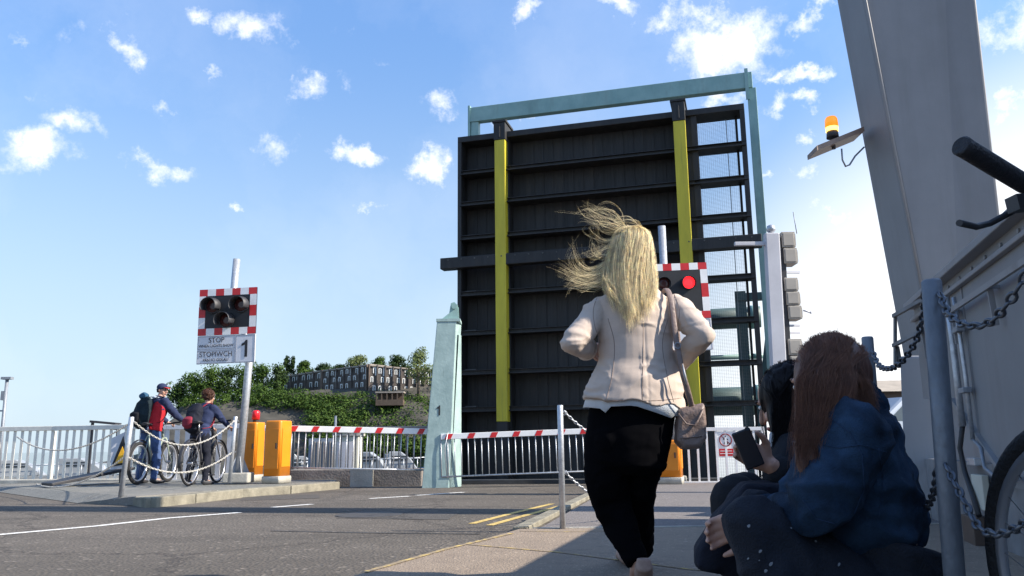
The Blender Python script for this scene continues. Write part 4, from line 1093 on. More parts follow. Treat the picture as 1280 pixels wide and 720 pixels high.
def boat(px, Y, L, label, mast=False, rz=0., zoff=0., m=None):
    c = W(px, 575, Y); c.z = -2.35 + zoff; root = empty('moored_boat', c, 0, label, 'boat', 'boats moored beyond the quay')
    M = Matrix.Rotation(rz, 3, 'Z'); mb = MB(True); rings = []
    for k in range(9):
        t = k / 8; x = (t - .45) * L; bw = L * .15 * (1 - max(0, (t - .35) / .65) ** 2.2) + .02; zt = .75 + .35 * t * t
        rings.append([mb.bm.verts.new(c + M @ V((x, y * bw, z))) for y, z in ((-1, zt), (-.85, .2), (0, -.15), (.85, .2), (1, zt))])
    for A, B in zip(rings[:-1], rings[1:]):
        for j in range(5): mb.face([A[j], A[(j + 1) % 5], B[(j + 1) % 5], B[j]], False)
    mb.face(rings[0]); mb.build('hull', m or m_hull, root)
    mb = MB(); mb.prism([c + M @ V((x * L, -L * .09, z)) for x, z in ((-.25, .8), (.22, .9), (.10, 1.5), (-.05, 1.9), (-.22, 1.9))], M @ V((0, L * .18, 0))); cb = mb.build('cabin', m_hull, root, bevel=.04)
    mb = MB(); mb.box(c + M @ V((-.06 * L, -L * .092, 1.55)), (L * .22, .03, .26), M); mb.build('window', m_glassd, cb)
    mb = MB(); 
    for i in range(5): mb.tube(c + M @ V((L * (-.4 + .2 * i), -L * .13, .9)), c + M @ V((L * (-.4 + .2 * i), -L * .13, 1.5)), .025, n=5)
    mb.tube(c + M @ V((-.4 * L, -L * .13, 1.5)), c + M @ V((.4 * L, -L * .13, 1.6)), .02, n=5); mb.build('rail', m_galv, root)
    if mast: mb = MB(); mb.tube(c + M @ V((0, 0, 1)), c + M @ V((0, 0, 1 + mast)), .06, .04, 6); mb.build('mast', m_galv, root)
boat(372, 34, 2.6, 'small white cabin boat beside the orange cabinet', rz=.3, zoff=.9)
boat(385, 46, 4.2, 'white boat moored behind the railing near the orange cabinet', rz=.2, zoff=.7)
boat(468, 42, 3.6, 'white motor boat just right of the cream kiosk', rz=-.1, zoff=.9)
boat(505, 44, 3.6, 'white boat moored left of the teal column', rz=.1, zoff=.9)
boat(500, 56, 4.4, 'dark blue hulled boat behind the white ones', rz=-.3, zoff=.7, m=m_hull2)
boat(110, 50, 6.5, 'long white boat seen through the left railing', rz=.1, zoff=.7)
boat(30, 54, 6, 'white motor boat near the left edge beyond the railing', rz=.2, zoff=.6)
m_ycr = mat('yellow_buoy', (.7, .5, .05), .5)
# ================================================================== RIGHT-HAND STEELWORK
m_grey = mat('grey_painted_steel', (.225, .228, .238), .55, var=.09, scale=1.5, bump=.06, bscale=8, detail=6)
m_greyl = mat('light_grey_painted_steel', (.26, .263, .275), .5, var=.07, scale=1.5, bump=.06, bscale=8)
m_greyd = mat('grimy_grey_steel', (.19, .195, .205), .6, var=.25, scale=4, bump=.15, bscale=12)
grime(m_grey, (.13, .125, .12), .45, .9, (3.2, 3.2, .22), .48, .78); grime(m_greyl, (.12, .10, .085), .5, 1.6, (3, 3, .35), .5, .75); grime(m_greyd, (.10, .075, .055), .6, 2.5, (2, 2, .6), .5, .7)
def pylon():
    # a leaning tapered box column: left narrow face and broad front face, real depth behind
    Yc, Yl = 7.6, 8.15
    z0 = -.1
    def line(px0, py0, px1, py1, Y):      # edge line through two photo points on the vertical sheet at depth Y, from ground to far above
        a, b = W(px0, py0, Y), W(px1, py1, Y); d = (b - a) / (b.z - a.z)
        return a + d * (z0 - a.z), a + d * (10.5 - a.z)
    c0, c1 = line(1150, 360, 1080, 0, Yc)
    l0, l1 = line(1125, 430, 1045, 0, Yl)
    r0, r1 = line(1252, 270, 1222, 0, Yc - .25)
    r0.x -= .0
    back0, back1 = (l0 - c0), (l1 - c1)
    q0, q1 = r0 + back0 * 1.4, r1 + back1 * 1.4
    root = empty('lifting_pylon', V((c0.x, c0.y, 0)), 0, 'massive leaning grey steel pylon rising out of frame on the right', 'pylon')
    mb = MB(); mb.hexa([l0, c0, r0, q0, l1, c1, r1, q1]); mb.build('shaft', m_grey, root, bevel=.035)
    # weld bead along the front corner
    mb = MB(); d = (c1 - c0).normalized(); mb.path([c0 + V((-.0, -.03, 0)), c1 + V((0, -.03, 0))], .014, n=6); mb.build('weld_bead', m_greyl, root)
    # plinth block under the shaft
    a = W(1130, 470, 7.9)
    mb = MB(); mb.hexa([W(1132, 640, 7.2) * 1, W(1215, 660, 6.9), W(1300, 660, 7.4), W(1215, 640, 8.6)] + [W(1124, 445, 7.2), W(1216, 445, 6.9), W(1300, 440, 7.4), W(1215, 445, 8.6)])
    mb.build('plinth', m_greyl, root, bevel=.02)
    # brackets rails on the far side (1118-1155, 375-455)
    mb = MB()
    for y0, y1 in ((395, 372), (432, 410)):
        mb.beam(W(1117, y0, 6.8), W(1158, y1, 6.2), .03, .03)
    mb.beam(W(1119, 396, 6.8), W(1119, 456, 6.8), .02, .03, up=(0, 1, 0)); mb.beam(W(1121, 433, 6.8), W(1125, 456, 6.8), .03, .03, up=(0, 1, 0))
    mb.build('ladder_bracket', m_greyd, root)
    return c0, c1
pylon()
def beacon():
    Y = 8.0; a = W(1079, 160, Y); root = empty('beacon_lamp', W(1040, 180, Y - .05), 0, 'lit amber beacon on a steel bracket fixed to the grey pylon', 'beacon')
    p0, p1, p2, p3 = W(1021, 182, Y - .30), W(1080, 158, Y - .12), W(1081, 163, Y + .15), W(1040, 183, Y + .1)
    mb = MB(); mb.prism([p0, p1, p1 + V((0, .27, -.005)), p0 + V((0, .27, -.005))], (0, 0, -.05)); mb.build('bracket_shelf', m_brk, root)
    c = W(1041, 172.5, Y - .12); 
    mb = MB(); mb.loft([c, c + UP * .07], [.062, .055], n=18); mb.build('base', m_dgrey, root)
    mb = MB(); mb.loft([c + UP * .07, c + UP * .115], [.062, .062], n=20); mb.build('glow_band', mat('amber_lit', (.9, .5, .1), .3, emit=((1, .55, .12), 2.2)), root)
    mb = MB(); mb.loft([c + UP * .115, c + UP * .20, c + UP * .225], [.066, .062, .05], n=20); mb.build('amber_dome', mat('amber_dome', (.9, .28, .02), .2, emit=((1, .30, .02), .55)), root)
    mb = MB(); e = W(1052, 186, Y - .2); mb.path([e, W(1053, 200, Y - .2), W(1057, 208, Y - .18), W(1062, 206, Y - .15), W(1069, 195, Y - .1), W(1080, 184, Y)], .009, n=8); mb.build('cable', m_galvd, root)
    mb = MB(); mb.tube(c - UP * .02, c - UP * .12, .02); mb.build('cable_gland', m_dgrey, root)
m_brk = mat('bronze_grey_bracket', (.22, .16, .13), .5, metal=.2, var=.15, scale=8)
beacon()
# bulkhead wall panel running towards the camera
LW, HWL = 1.40, 1.76
def bulkhead():
    root = empty('steel_bulkhead', AL(3, LW), 0, 'long grey steel bulkhead panel with angled top rail along the footway', 'bulkhead')
    f0, f1 = -4.0, 7.55
    zt = HWL
    # panel: raised sloping top edge and cut-away lower far corner
    P = lambda f, z, o=0: AX * f + LT * (LW + o) + UP * z
    mb = MB(); mb.prism([P(f0, .38), P(5.35, .38), P(6.4, .90), P(f1, 1.0), P(f1, zt), P(f0, zt)], LT * .05); mb.build('panel', m_grey, root)
    mb = MB(); mb.beam(P(f0, zt + .02, .0), P(f1, zt + .02, .0), .16, .05); mb.beam(P(f0, zt - .10, -.02), P(f1, zt - .10, -.02), .04, .03); mb.build('top_flange', m_greyl, root, bevel=.006)
    for f in (4.55, 5.9, 2.2, .6): MB().box(P(f, (zt + .6) / 2, -.004), (.012, .012, zt - .7), frameM(AX)).build('weld_seam', m_greyl, root)
    for k in range(16): q = P(2.4 + k * .32, zt - .05, -.0); MB().loft([q, q - LT * .012], .014, n=6).build('bolt', m_greyl, root)
    mb = MB(); mb.beam(P(5.3, .40, -.015), P(6.45, .93, -.015), .03, .03); mb.build('gusset_edge', m_greyl, root)
    # lower wall and base
    mb = MB(); mb.box(P((f0 + 8) / 2, .19, .16), (8 - f0, .3, .62), frameM(AX)); mb.build('lower_wall', m_greyd, root)
    mb = MB(); mb.prism([P(5.5, .44, .1), P(7.3, .44, .1), P(7.3, 1.1, .1), P(6.3, .9, .1)], LT * .04); mb.build('recess_back', m_greyl, root)
    # flat bar handrail with drop brackets
    mb = MB(); za = 1.50; mb.beam(P(2.6, za, -.07), P(7.2, za, -.07), .02, .035)
    for f in (3.1, 4.1, 5.1, 6.0, 7.0): mb.beam(P(f, za, -.05), P(f, za - .22, -.04), .03, .018, up=AX); mb.beam(P(f, za, -.05), P(f, za, .0), .02, .02)
    mb.build('handrail', m_greyl, root)
    return P
P_ = bulkhead()
def pipes():
    root = empty('conduit_run', P_(6.1, 0, -.05), 0, 'pair of pale vertical conduits clamped to the grey bulkhead', 'conduit')
    def wall(px, py, o=-.05):       # point on a plane just proud of the bulkhead
        d = ray(px, py); t = ((LW + o) - CAM.dot(LT)) / d.dot(LT); return CAM + d * t
    mb = MB(); mb.path([wall(1183, 372), wall(1190, 420), wall(1196, 470), wall(1203, 533)], .022, n=10); mb.build('pipe', m_galv, root)
    mb = MB(); mb.path([wall(1192, 372, -.04), wall(1200, 420, -.04), wall(1207, 470, -.04), wall(1216, 550, -.04)], .014, n=10); mb.build('pipe', m_galv, root)
    mb = MB(); mb.path([wall(1203, 533), wall(1200, 560, -.06), wall(1206, 590, -.06), wall(1216, 620, -.07), wall(1224, 645, -.07)], .017, n=10); mb.build('cable', m_dgrey, root)
    mb = MB(); mb.path([wall(1216, 550, -.04), wall(1226, 560, -.04), wall(1231, 585, -.05), wall(1245, 597, -.05), wall(1275, 597, -.05)], .012, n=10); mb.build('cable', m_galvd, root)
    for (px, py) in ((1198, 412), (1206, 488)):
        q = wall(px, py, -.05); mb = MB(); mb.box(q, (.13, .05, .035), frameM(AX)); mb.build('clamp', m_galvd, root, bevel=.004)
    q = wall(1218, 577, -.03); mb = MB(); mb.box(q, (.2, .05, .05), frameM(AX)); mb.build('junction_box', m_galv, root, bevel=.006)
    q0, q1 = wall(1214, 592, -.03), wall(1240, 640, -.03)
    mb = MB(); mb.box((q0 + q1) / 2, (.26, .04, q0.z - q1.z), frameM(AX)); o = mb.build('cream_panel', m_cream, None, bevel=.005); tag(o, 'small cream box panel low on the bulkhead behind the chain', 'box')
    q0, q1 = wall(1204, 640, -.06), wall(1240, 690, -.06)
    mb = MB(); mb.box((q0 + q1) / 2, (.30, .10, q0.z - q1.z), frameM(AX)); o = mb.build('brown_box', mat('brown_painted_steel', (.09, .06, .045), .6, var=.2, scale=6), None, bevel=.005); tag(o, 'brown box below the cream panel at the foot of the bulkhead', 'box')
pipes()
# near chain posts on the footway edge
m_postn = mat('worn_galvanised_post', (.17, .19, .22), .5, metal=.35, var=.25, scale=14, bump=.15, bscale=70, stretch=(1, 1, .6))
t1 = W(1164, 350, 1.62); b1 = W(1196, 760, 1.62); sl_ = (b1 - t1) / (t1.z - b1.z); b1 = t1 + sl_ * t1.z
chain_post(b1, t1.z, .0195, 'thick grey steel post beside the crouching red haired girl', lean=(t1.x - b1.x, t1.y - b1.y), loops=(), m=m_postn)
t2 = W(1084, 421, 2.35); b2 = V((W(1090, 560, 2.35).x, 2.35, 0))
chain_post(b2, t2.z, .0165, 'grey steel post behind the denim jacket, farther along the footway', lean=(t2.x - b2.x, 0), loops=(), m=m_postn)
m_chn = mat('tarnished_chain_steel', (.12, .13, .15), .4, metal=.7, var=.3, scale=40)
def chn(pts, label, L=.03, r=.0032): return tag(chain_mb(pts, L, r, .62, 12, 6).build('chain', m_chn), label, 'chain', 'chains hung between the steel posts')
def smooth_pts(P, n=10):
    out = []; P = [V(p) for p in P]; P = [P[0] * 2 - P[1]] + P + [P[-1] * 2 - P[-2]]
    for i in range(1, len(P) - 2):
        for k in range(n):
            t = k / n; a, b, c, d = P[i - 1], P[i], P[i + 1], P[i + 2]
            out.append(.5 * ((2 * b) + (c - a) * t + (2 * a - 5 * b + 4 * c - d) * t * t + (3 * b - a - 3 * c + d) * t ** 3))
    out.append(P[-2]); return out
chn(smooth_pts([W(1175, 366, 1.60), W(1183, 388, 1.54), W(1203, 405, 1.46), W(1235, 404, 1.36), W(1265, 372, 1.27), W(1300, 310, 1.20)]), 'upper near chain rising right from the thick post towards the bicycle')
chn(smooth_pts([W(1155, 362, 1.63), W(1154, 392, 1.72), W(1143, 430, 1.84), W(1120, 458, 2.0), W(1100, 458, 2.2), W(1090, 437, 2.33)]), 'chain sagging between the thick post and the farther grey post')
chn(smooth_pts([W(1182, 580, 1.60), W(1194, 605, 1.56), W(1212, 640, 1.5), W(1224, 660, 1.46), W(1250, 668, 1.38), W(1290, 650, 1.25)]), 'lower near chain hanging right from the thick post behind the wheel')
chn(smooth_pts([W(1171, 585, 1.63), W(1168, 612, 1.72), W(1158, 635, 1.86), W(1140, 645, 2.02), W(1110, 620, 2.2), W(1094, 590, 2.34)]), 'lower chain sagging behind the denim jacket between two posts')
chn(smooth_pts([W(1083, 440, 2.37), W(1080, 462, 2.5), W(1081, 480, 2.7), W(1083, 500, 2.95)]), 'chain dropping away behind the farther grey post')
# parked van and shed seen between the girls and the pylon
m_carw = mat('pale_car_paint', (.33, .38, .45), .3, var=.05); m_tyre = mat('tyre_rubber', (.018, .018, .02), .75, var=.2, scale=20, bump=.3)
m_glassc = mat('car_glass', (.06, .08, .10), .08, var=.1)
def car():
    Y = 16.0; c = W(1140, 528, Y); c.z = .0
    c = V((c.x, Y, .0)); root = empty('parked_car', c, 0, 'pale blue white car parked beyond the footway near the pylon', 'car')
    M = Matrix.Rotation(R_(22), 3, 'Z')
    T = lambda x, y, z: c + M @ V((x, y, z))
    prof = [(-1.9, .35), (1.95, .35), (2.0, .75), (1.75, .92), (1.0, 1.0), (.35, 1.42), (-1.0, 1.45), (-1.65, 1.0), (-1.95, .9)]
    mb = MB(); mb.prism([T(x, -.8, z) for x, z in prof], M @ V((0, 1.6, 0))); mb.build('body', m_carw, root, bevel=.07)
    mb = MB()
    for y in (-.806, .806):
        mb.prism([T(.86, y, 1.0), T(.32, y, 1.36), T(-.95, y, 1.38), T(-1.45, y, 1.02)], M @ V((0, .012 if y < 0 else -.012, 0)))
    mb.build('side_window', m_glassc, root)
    mb = MB(); mb.prism([T(.98, -.7, 1.03), T(.98, .7, 1.03), T(.42, .62, 1.40), T(.42, -.62, 1.40)], M @ V((.02, 0, .014))); mb.build('windscreen', m_glassc, root)
    for x in (-1.2, 1.25):
        for y in (-.74, .74):
            mb = MB(); mb.loft([T(x, y - .1, .32), T(x, y + .1, .32)], .32, n=20); w = mb.build('wheel', m_tyre, root)
            mb = MB(); mb.loft([T(x, y - .11, .32), T(x, y + .11, .32)], .19, n=14); mb.build('rim', m_galv, w)
    for y in (-.6, .6): mb = MB(); mb.ball(T(1.93, y, .78), (.07, .14, .08), 8); mb.build('headlight', m_wref, root)
car()
def shed():
    Y = 24; p, q = W(1075, 486, Y), W(1160, 480, Y); root = empty('low_building', V((p.x, Y, 0)), 0, 'low brown roofed building behind the parked car', 'building')
    mb = MB(); mb.box(((p.x + q.x) / 2, Y + 1.5, p.z / 2 - .2), (q.x - p.x + 1, 3, p.z + .2)); w = mb.build('wall', mat('brown_wall', (.16, .11, .09), .8, var=.2, scale=2), root)
    mb = MB(); mb.prism([(p.x - .7, Y - .3, p.z - .1), (p.x - .7, Y + 3.3, p.z - .1), (p.x - .7, Y + 1.5, p.z + .35)], (q.x - p.x + 1.6, 0, 0)); mb.build('roof', mat('tan_roof', (.35, .30, .24), .8, var=.15, scale=4), root)
    for k in range(3):
        mb = MB(); mb.box((p.x + .5 + k * .7, Y - .01, p.z * .6), (.4, .04, .5)); mb.build('window', m_glassd, root)
shed()
# ================================================================== BICYCLES
m_rim = mat('rim_alloy', (.55, .56, .60), .3, metal=.7, var=.1); m_tyre2 = mat('bicycle_tyre', (.02, .02, .022), .8, var=.2, scale=60, bump=.5, bscale=120)
m_grip = mat('rubber_grip', (.018, .018, .022), .65, var=.15, scale=60, bump=.35, bscale=160)
m_spoke = mat('spoke_steel', (.4, .4, .42), .3, metal=.9, var=.05)
def bicycle(loc, yaw, label, framecol, steer=0., lean=0., Rw=.345, tyre=.024, group='bicycles', guards=False, sweep=0., rise=0., hw=0.):
    root = empty('bicycle', loc, 0, label, 'bicycle', group)
    M0 = Matrix.Translation(V(loc)) @ Matrix.Rotation(yaw, 4, 'Z') @ Matrix.Rotation(lean, 4, 'X')
    wb = 1.05; ht = V((.74, 0, .92)); hb = V((.80, 0, .76)); fh = V((wb, 0, Rw)); hax = (ht - hb).normalized()
    S = Matrix.Translation(hb) @ Matrix.Rotation(steer, 4, hax) @ Matrix.Translation(-hb)
    A = lambda p: M0 @ V(p); B = lambda p: M0 @ (S @ V(p))
    mf = framecol
    bb = V((.43, 0, .28)); st = V((.27, 0, .82)); rh = V((0, 0, Rw)); seat = V((.22, 0, .96))
    mb = MB()
    for a, b, r in ((bb, hb + V((0, 0, .02)), .020), (st, ht - V((0, 0, .03)), .017), (bb, st, .016), (hb, ht, .022)): mb.tube(A(a), A(b), r, n=12)
    for y in (-.06, .06):
        mb.tube(A(bb + V((0, y * .6, 0))), A(rh + V((0, y, 0))), .009, n=8); mb.tube(A(st - V((0, -y * .3, .02))), A(rh + V((0, y, 0))), .008, n=8)
    mb.build('frame', mf, root)
    mb = MB()
    for y in (-.055, .055): mb.loft([B(hb + V((.0, y, 0))), B(V((.93, y, .52))), B(fh + V((0, y, 0)))], [.014, .012, .008], n=8)
    mb.tube(B(hb + V((0, -.06, 0))), B(hb + V((0, .06, 0))), .018); mb.build('fork', mf, root)
    for c, T in ((rh, A), (fh, B)):
        cc = T(c); ax = (T(c + V((0, 1, 0))) - cc).normalized()
        mb = MB(); mb.torus(cc, Rw - tyre, tyre, ax, 56, 10); ty = None
        w = mb.build('wheel', m_tyre2, root)
        mb = MB(); mb.torus(cc, Rw - tyre * 2.1, tyre * .62, ax, 56, 8); mb.build('rim', m_rim, w)
        q = ax.to_track_quat('Z', 'Y'); mb = MB()
        for k in range(28):
            a = 2 * PI * k / 28; sgn = 1 if k % 2 else -1; h = cc + ax * sgn * .028 + q @ V((math.cos(a + sgn * .9 * (1 if k % 4 < 2 else -1)), math.sin(a + sgn * .9 * (1 if k % 4 < 2 else -1)), 0)) * .022
            mb.tube(h, cc + q @ V((math.cos(a), math.sin(a), 0)) * (Rw - tyre * 2.2), .0012, n=4)
        mb.build('spokes', m_spoke, w)
        mb = MB(); mb.loft([cc - ax * .045, cc - ax * .03, cc + ax * .03, cc + ax * .045], [.012, .022, .022, .012], n=12); mb.build('hub', m_spoke, w)
    mb = MB(); mb.tube(A(st), A(seat), .013); mb.build('seat_post', m_spoke, root)
    mb = MB(True); mb.loft([A(seat + V((-.13, 0, .03))), A(seat + V((-.08, 0, .035))), A(seat + V((.04, 0, .03))), A(seat + V((.14, 0, .02))), A(seat + V((.15, 0, .015)))], [.05, .075, .04, .02, .01], [.02, .028, .022, .016, .008], side=(A((0, 1, 0)) - A((0, 0, 0))), n=14); mb.build('saddle', m_grip, root)
    mb = MB(); mb.torus(A(bb + V((0, -.05, 0))), .085, .006, A((0, 1, 0)) - A((0, 0, 0)), 28, 6)
    for s in (1, -1):
        e = V((.11 * s, -.065 * s, -.13 * s)); mb.tube(A(bb + V((0, -.065 * s, 0))), A(bb + e), .009); mb.box(A(bb + e + V((0, -.05 * s, 0))), (.09, .09, .022), M0.to_3x3())
    mb.build('crankset', m_dgrey, root)
    mb = MB(); c0, c1 = A(bb + V((0, -.05, .083))), A(rh + V((0, -.05, .035))); mb.tube(c0, c1, .004, n=5); mb.tube(A(bb + V((0, -.05, -.083))), A(rh + V((0, -.05, -.035))), .004, n=5); mb.build('drive_chain', m_dgrey, root)
    # bars
    top = ht + hax * .05
    stem = top + V((.07, 0, .04)); mb = MB(); mb.tube(A(ht), B(top), .014); mb.tube(B(top), B(stem), .015)
    E0 = stem + V((-.03 - sweep, .30 + hw, .03 + rise)); E1 = stem + V((-.01 - sweep * .35, .17 + hw, .02 + rise * .4))
    fl_ = lambda q: V((q.x, -q.y, q.z))
    mb.path([B(E0), B(E1), B(stem + V((.0, .05, .0))), B(stem + V((0, -.05, 0))), B(fl_(E1)), B(fl_(E0))], .0115, n=10)
    hbm = mb.build('handlebar', m_dgrey, root)
    for s in (1, -1):
        mb = MB(); e0, e1 = (E0 + (E0 - E1).normalized() * .008, E1.copy()) if s > 0 else (fl_(E0 + (E0 - E1).normalized() * .008), fl_(E1))
        mb.loft([B(e0), B(e0.lerp(e1, .02)), B(e0.lerp(e1, .1)), B(e0.lerp(e1, .97)), B(e1)], [.0125, .0155, .0150, .0150, .0135], n=18); mb.build('grip', m_grip, hbm)
        mb = MB(); p = stem + V((.01, (.15 + hw) * s, .01 + rise * .3)); mb.box(B(p), (.03, .035, .025), (M0 @ S).to_3x3()); 
        mb.path([B(p + V((.01, 0, -.005))), B(p + V((.045, .03 * s, -.018))), B(p + V((.05 - sweep * .4, .07 * s, -.026))), B(p + V((.035 - sweep * .8, .125 * s, -.026)))], .0055, n=8)
        mb.build('brake_lever', m_dgrey, hbm)
    mb = MB(); mb.path([B(stem + V((.03, .14, .0))), B(stem + V((.11, .09, .03))), B(stem + V((.10, 0, -.03))), A(hb + V((.05, 0, .05)))], .0028, n=6); mb.build('brake_cable', m_dgrey, root)
    if guards:
        for c, T, a0, a1 in ((rh, A, 60, 200), (fh, B, 20, 150)):
            mb = MB(); 
            pts = [T(c + V((math.cos(R_(a)) * (Rw + .03), 0, math.sin(R_(a)) * (Rw + .03)))) for a in range(a0, a1, 10)]
            mb.loft(pts, .028, .006, side=T((0, 1, 0)) - T((0, 0, 0)), n=8); mb.build('mudguard', m_dgrey, root)
    return root, A, B
m_bk1 = mat('bike_frame_grey_green', (.28, .33, .28), .35, var=.1); m_bk2 = mat('bike_frame_dark', (.05, .05, .06), .35, var=.1); m_bk3 = mat('bike_frame_blue', (.03, .035, .12), .35, var=.1)
B1 = G(171, 606, IZ); B1.z = IZ
bicycle(B1, R_(87), 'grey green mountain bike straddled by the cyclist in the cap', m_bk1, Rw=.35, tyre=.03, guards=True)
B2 = G(236, 607.5, IZ); B2.z = IZ
bicycle(B2, R_(87), 'dark bicycle straddled by the curly haired cyclist', m_bk2, Rw=.345, tyre=.019, guards=True)
# near bicycle leaning against the bulkhead posts
fc = V((1.09, 1.50, .345)); fd = V((.04, 1, 0)).normalized()
loc = fc - fd * 1.05; loc.z = 0
bicycle(loc, math.atan2(fd.y, fd.x), 'bicycle cropped by the right edge, only its grip and front wheel in view', m_bk3, steer=R_(5), lean=R_(-4.5), Rw=.345, tyre=.019, sweep=.07, rise=.068, hw=.02)
# ================================================================== PEOPLE
def bake(name, me, mods, m, parent=None, wr=None, smooth=True):
    o = bpy.data.objects.new('tmp', me); COL.objects.link(o)
    for k in mods:
        if k[0] == 'R': x = o.modifiers.new('r', 'REMESH'); x.mode = 'VOXEL'; x.voxel_size = k[1]; x.use_smooth_shade = True
        elif k[0] == 'S': x = o.modifiers.new('s', 'SMOOTH'); x.factor = .5; x.iterations = k[1]
        elif k[0] == 'D': x = o.modifiers.new('d', 'DECIMATE'); x.ratio = k[1]
    dg = bpy.context.evaluated_depsgraph_get(); dg.update()
    e = bpy.data.meshes.new_from_object(o.evaluated_get(dg)); bpy.data.objects.remove(o)
    e.name = name; e.materials.clear()
    if wr:
        vs = [(v.co.copy(), v.normal.copy()) for v in e.vertices]
        for v, (c, n) in zip(e.vertices, vs): v.co = c + wr(c, n)
    for p in e.polygons: p.use_smooth = smooth
    return link_mesh(name, e, m, parent)
def wrinkle(amp, sc, seed=0, ridg=True, amp2=0, sc2=30, mask=None):
    sc = V(sc); off = V((seed * 3.1, seed * 1.7, seed))
    def f(c, n):
        q = V((c.x * sc.x, c.y * sc.y, c.z * sc.z)) + off
        w = V((mnoise.noise(q * .7 + V((9, 0, 0))), mnoise.noise(q * .7 + V((0, 9, 0))), mnoise.noise(q * .7 + V((0, 0, 9))))) * .8
        h = mnoise.noise(q + w); h = (1 - abs(h) * 2.6) if ridg else h * 2
        if amp2: h2 = mnoise.noise(V(c) * sc2 + off) * amp2
        else: h2 = 0
        k = mask(c) if mask else 1
        return n * (amp * h * k + h2)
    return f
def hand(mb, wr, d, palm, s=1., curl=.5, sgn=1, spread=.16, length=1.0):
    """wr wrist, d hand direction, palm palm normal; sgn +1 thumb on the side (d x palm)"""
    d = V(d).normalized(); palm = V(palm); palm = (palm - d * palm.dot(d)).normalized(); sd = d.cross(palm) * sgn
    pl = .088 * s
    mb.loft([wr - d * .01, wr + d * .02 * s, wr + d * .05 * s, wr + d * pl], [.024 * s, .03 * s, .039 * s, .038 * s], [.018 * s, .016 * s, .015 * s, .011 * s], side=sd, n=12)
    mb.ball(wr + d * pl, (.03 * s, .012 * s, .012 * s), 8, Matrix((sd, palm, d)).transposed())
    for i, L in enumerate((.072, .08, .075, .06)):
        b = wr + d * (pl - .006) + sd * (.029 - .019 * i) * s; a = spread * (1.2 - .8 * i); dd = (d + sd * a * .5).normalized()
        pts = [b - d * .02 * s, b]; c = curl * (1 + .12 * i); ang = c * .55
        for seg, fr in enumerate((.45, .32, .23)):
            q = Quaternion(dd.cross(palm).normalized(), ang); dd2 = q @ dd
            pts.append(pts[-1] + dd2 * L * fr * s * length); ang += c * .75
        mb.loft(pts, [.0095 * s, .0095 * s, .0088 * s, .008 * s, .0062 * s], n=8); mb.ball(pts[-1], .0062 * s, 8)
        for p in pts[1:-1]: mb.ball(p, .0092 * s, 8)
    b = wr + d * .022 * s + sd * .022 * s; t1 = b + (d * .6 + sd * .75 + palm * .3).normalized() * .036 * s; t2 = t1 + (d * .85 + sd * .35 + palm * .35 * (1 + curl)).normalized() * .03 * s; t3 = t2 + (d * .9 + palm * .5 * (curl + .3)).normalized() * .024 * s
    mb.loft([b, t1, t2, t3], [.014 * s, .0125 * s, .0105 * s, .0075 * s], n=8); mb.ball(t3, .0075 * s, 8); mb.ball(t1, .0125 * s, 8)
def head(mb, c, f, up=(0, 0, 1), s=1.):
    """c centre of skull, f facing"""
    f = V(f).normalized(); up = V(up); up = (up - f * up.dot(f)).normalized(); sd = f.cross(up); M = Matrix((sd, f, up)).transposed()
    T = lambda x, y, z: c + M @ V((x * s, y * s, z * s))
    mb.ball(T(0, -.008, .028), (.074 * s, .094 * s, .088 * s), 20, M); mb.ball(T(0, .022, -.022), (.062 * s, .066 * s, .085 * s), 18, M)
    mb.loft([T(0, .03, -.02), T(0, .05, -.075), T(0, .064, -.108)], [.056 * s, .044 * s, .022 * s], [.055 * s, .036 * s, .018 * s], side=sd, n=14); mb.ball(T(0, .066, -.100), .021 * s, 10)
    mb.loft([T(0, .082, .022), T(0, .098, -.006), T(0, .108, -.028)], [.008 * s, .011 * s, .014 * s], [.008 * s, .012 * s, .012 * s], side=sd, n=8); mb.ball(T(0, .106, -.03), (.014 * s, .012 * s, .010 * s), 8, M)
    mb.ball(T(0, .083, -.058), (.023 * s, .010 * s, .010 * s), 10, M)
    for k in (-1, 1):
        mb.ball(T(.03 * k, .074, .028), (.022 * s, .012 * s, .008 * s), 8, M); mb.ball(T(.072 * k, -.006, -.008), (.010 * s, .018 * s, .03 * s), 10, M); mb.ball(T(.042 * k, .06, -.03), (.02 * s, .018 * s, .02 * s), 8, M)
    return T, M
def face_parts(body, T, M, s, brow=None, lips=None):
    for k in (-1, 1):
        mb = MB(); mb.ball(T(.030 * k, .078, .012), (.0125 * s, .010 * s, .0085 * s), 12, M); e = mb.build('eye', MATS['eye_white'], body)
        mb = MB(); mb.ball(T(.030 * k, .0865, .012), (.0055 * s, .004 * s, .0055 * s), 10, M); mb.build('iris', MATS['iris_brown'], e)
    mb = MB(); mb.loft([T(-.024, .085, -.058), T(-.012, .0935, -.056), T(0, .0955, -.058), T(.012, .0935, -.056), T(.024, .085, -.058)], [.002 * s, .006 * s, .007 * s, .006 * s, .002 * s], n=8); mb.build('lips', MATS['lip'], body)
    if brow:
        for k in (-1, 1):
            mb = MB(); mb.loft([T(.016 * k, .090, .030), T(.032 * k, .088, .036), T(.048 * k, .076, .030)], [.003 * s, .004 * s, .002 * s], n=6); mb.build('eyebrow', brow, body)
mat('eye_white', (.7, .68, .65), .2, var=.03); mat('iris_brown', (.06, .03, .02), .15, var=.03); mat('lip', (.42, .17, .15), .45, var=.05)
m_skin = mat('skin', (.50, .28, .20), .5, var=.08, scale=14, bump=.04, bscale=200); m_skind = mat('skin_tanned', (.40, .22, .15), .5, var=.08, scale=14)
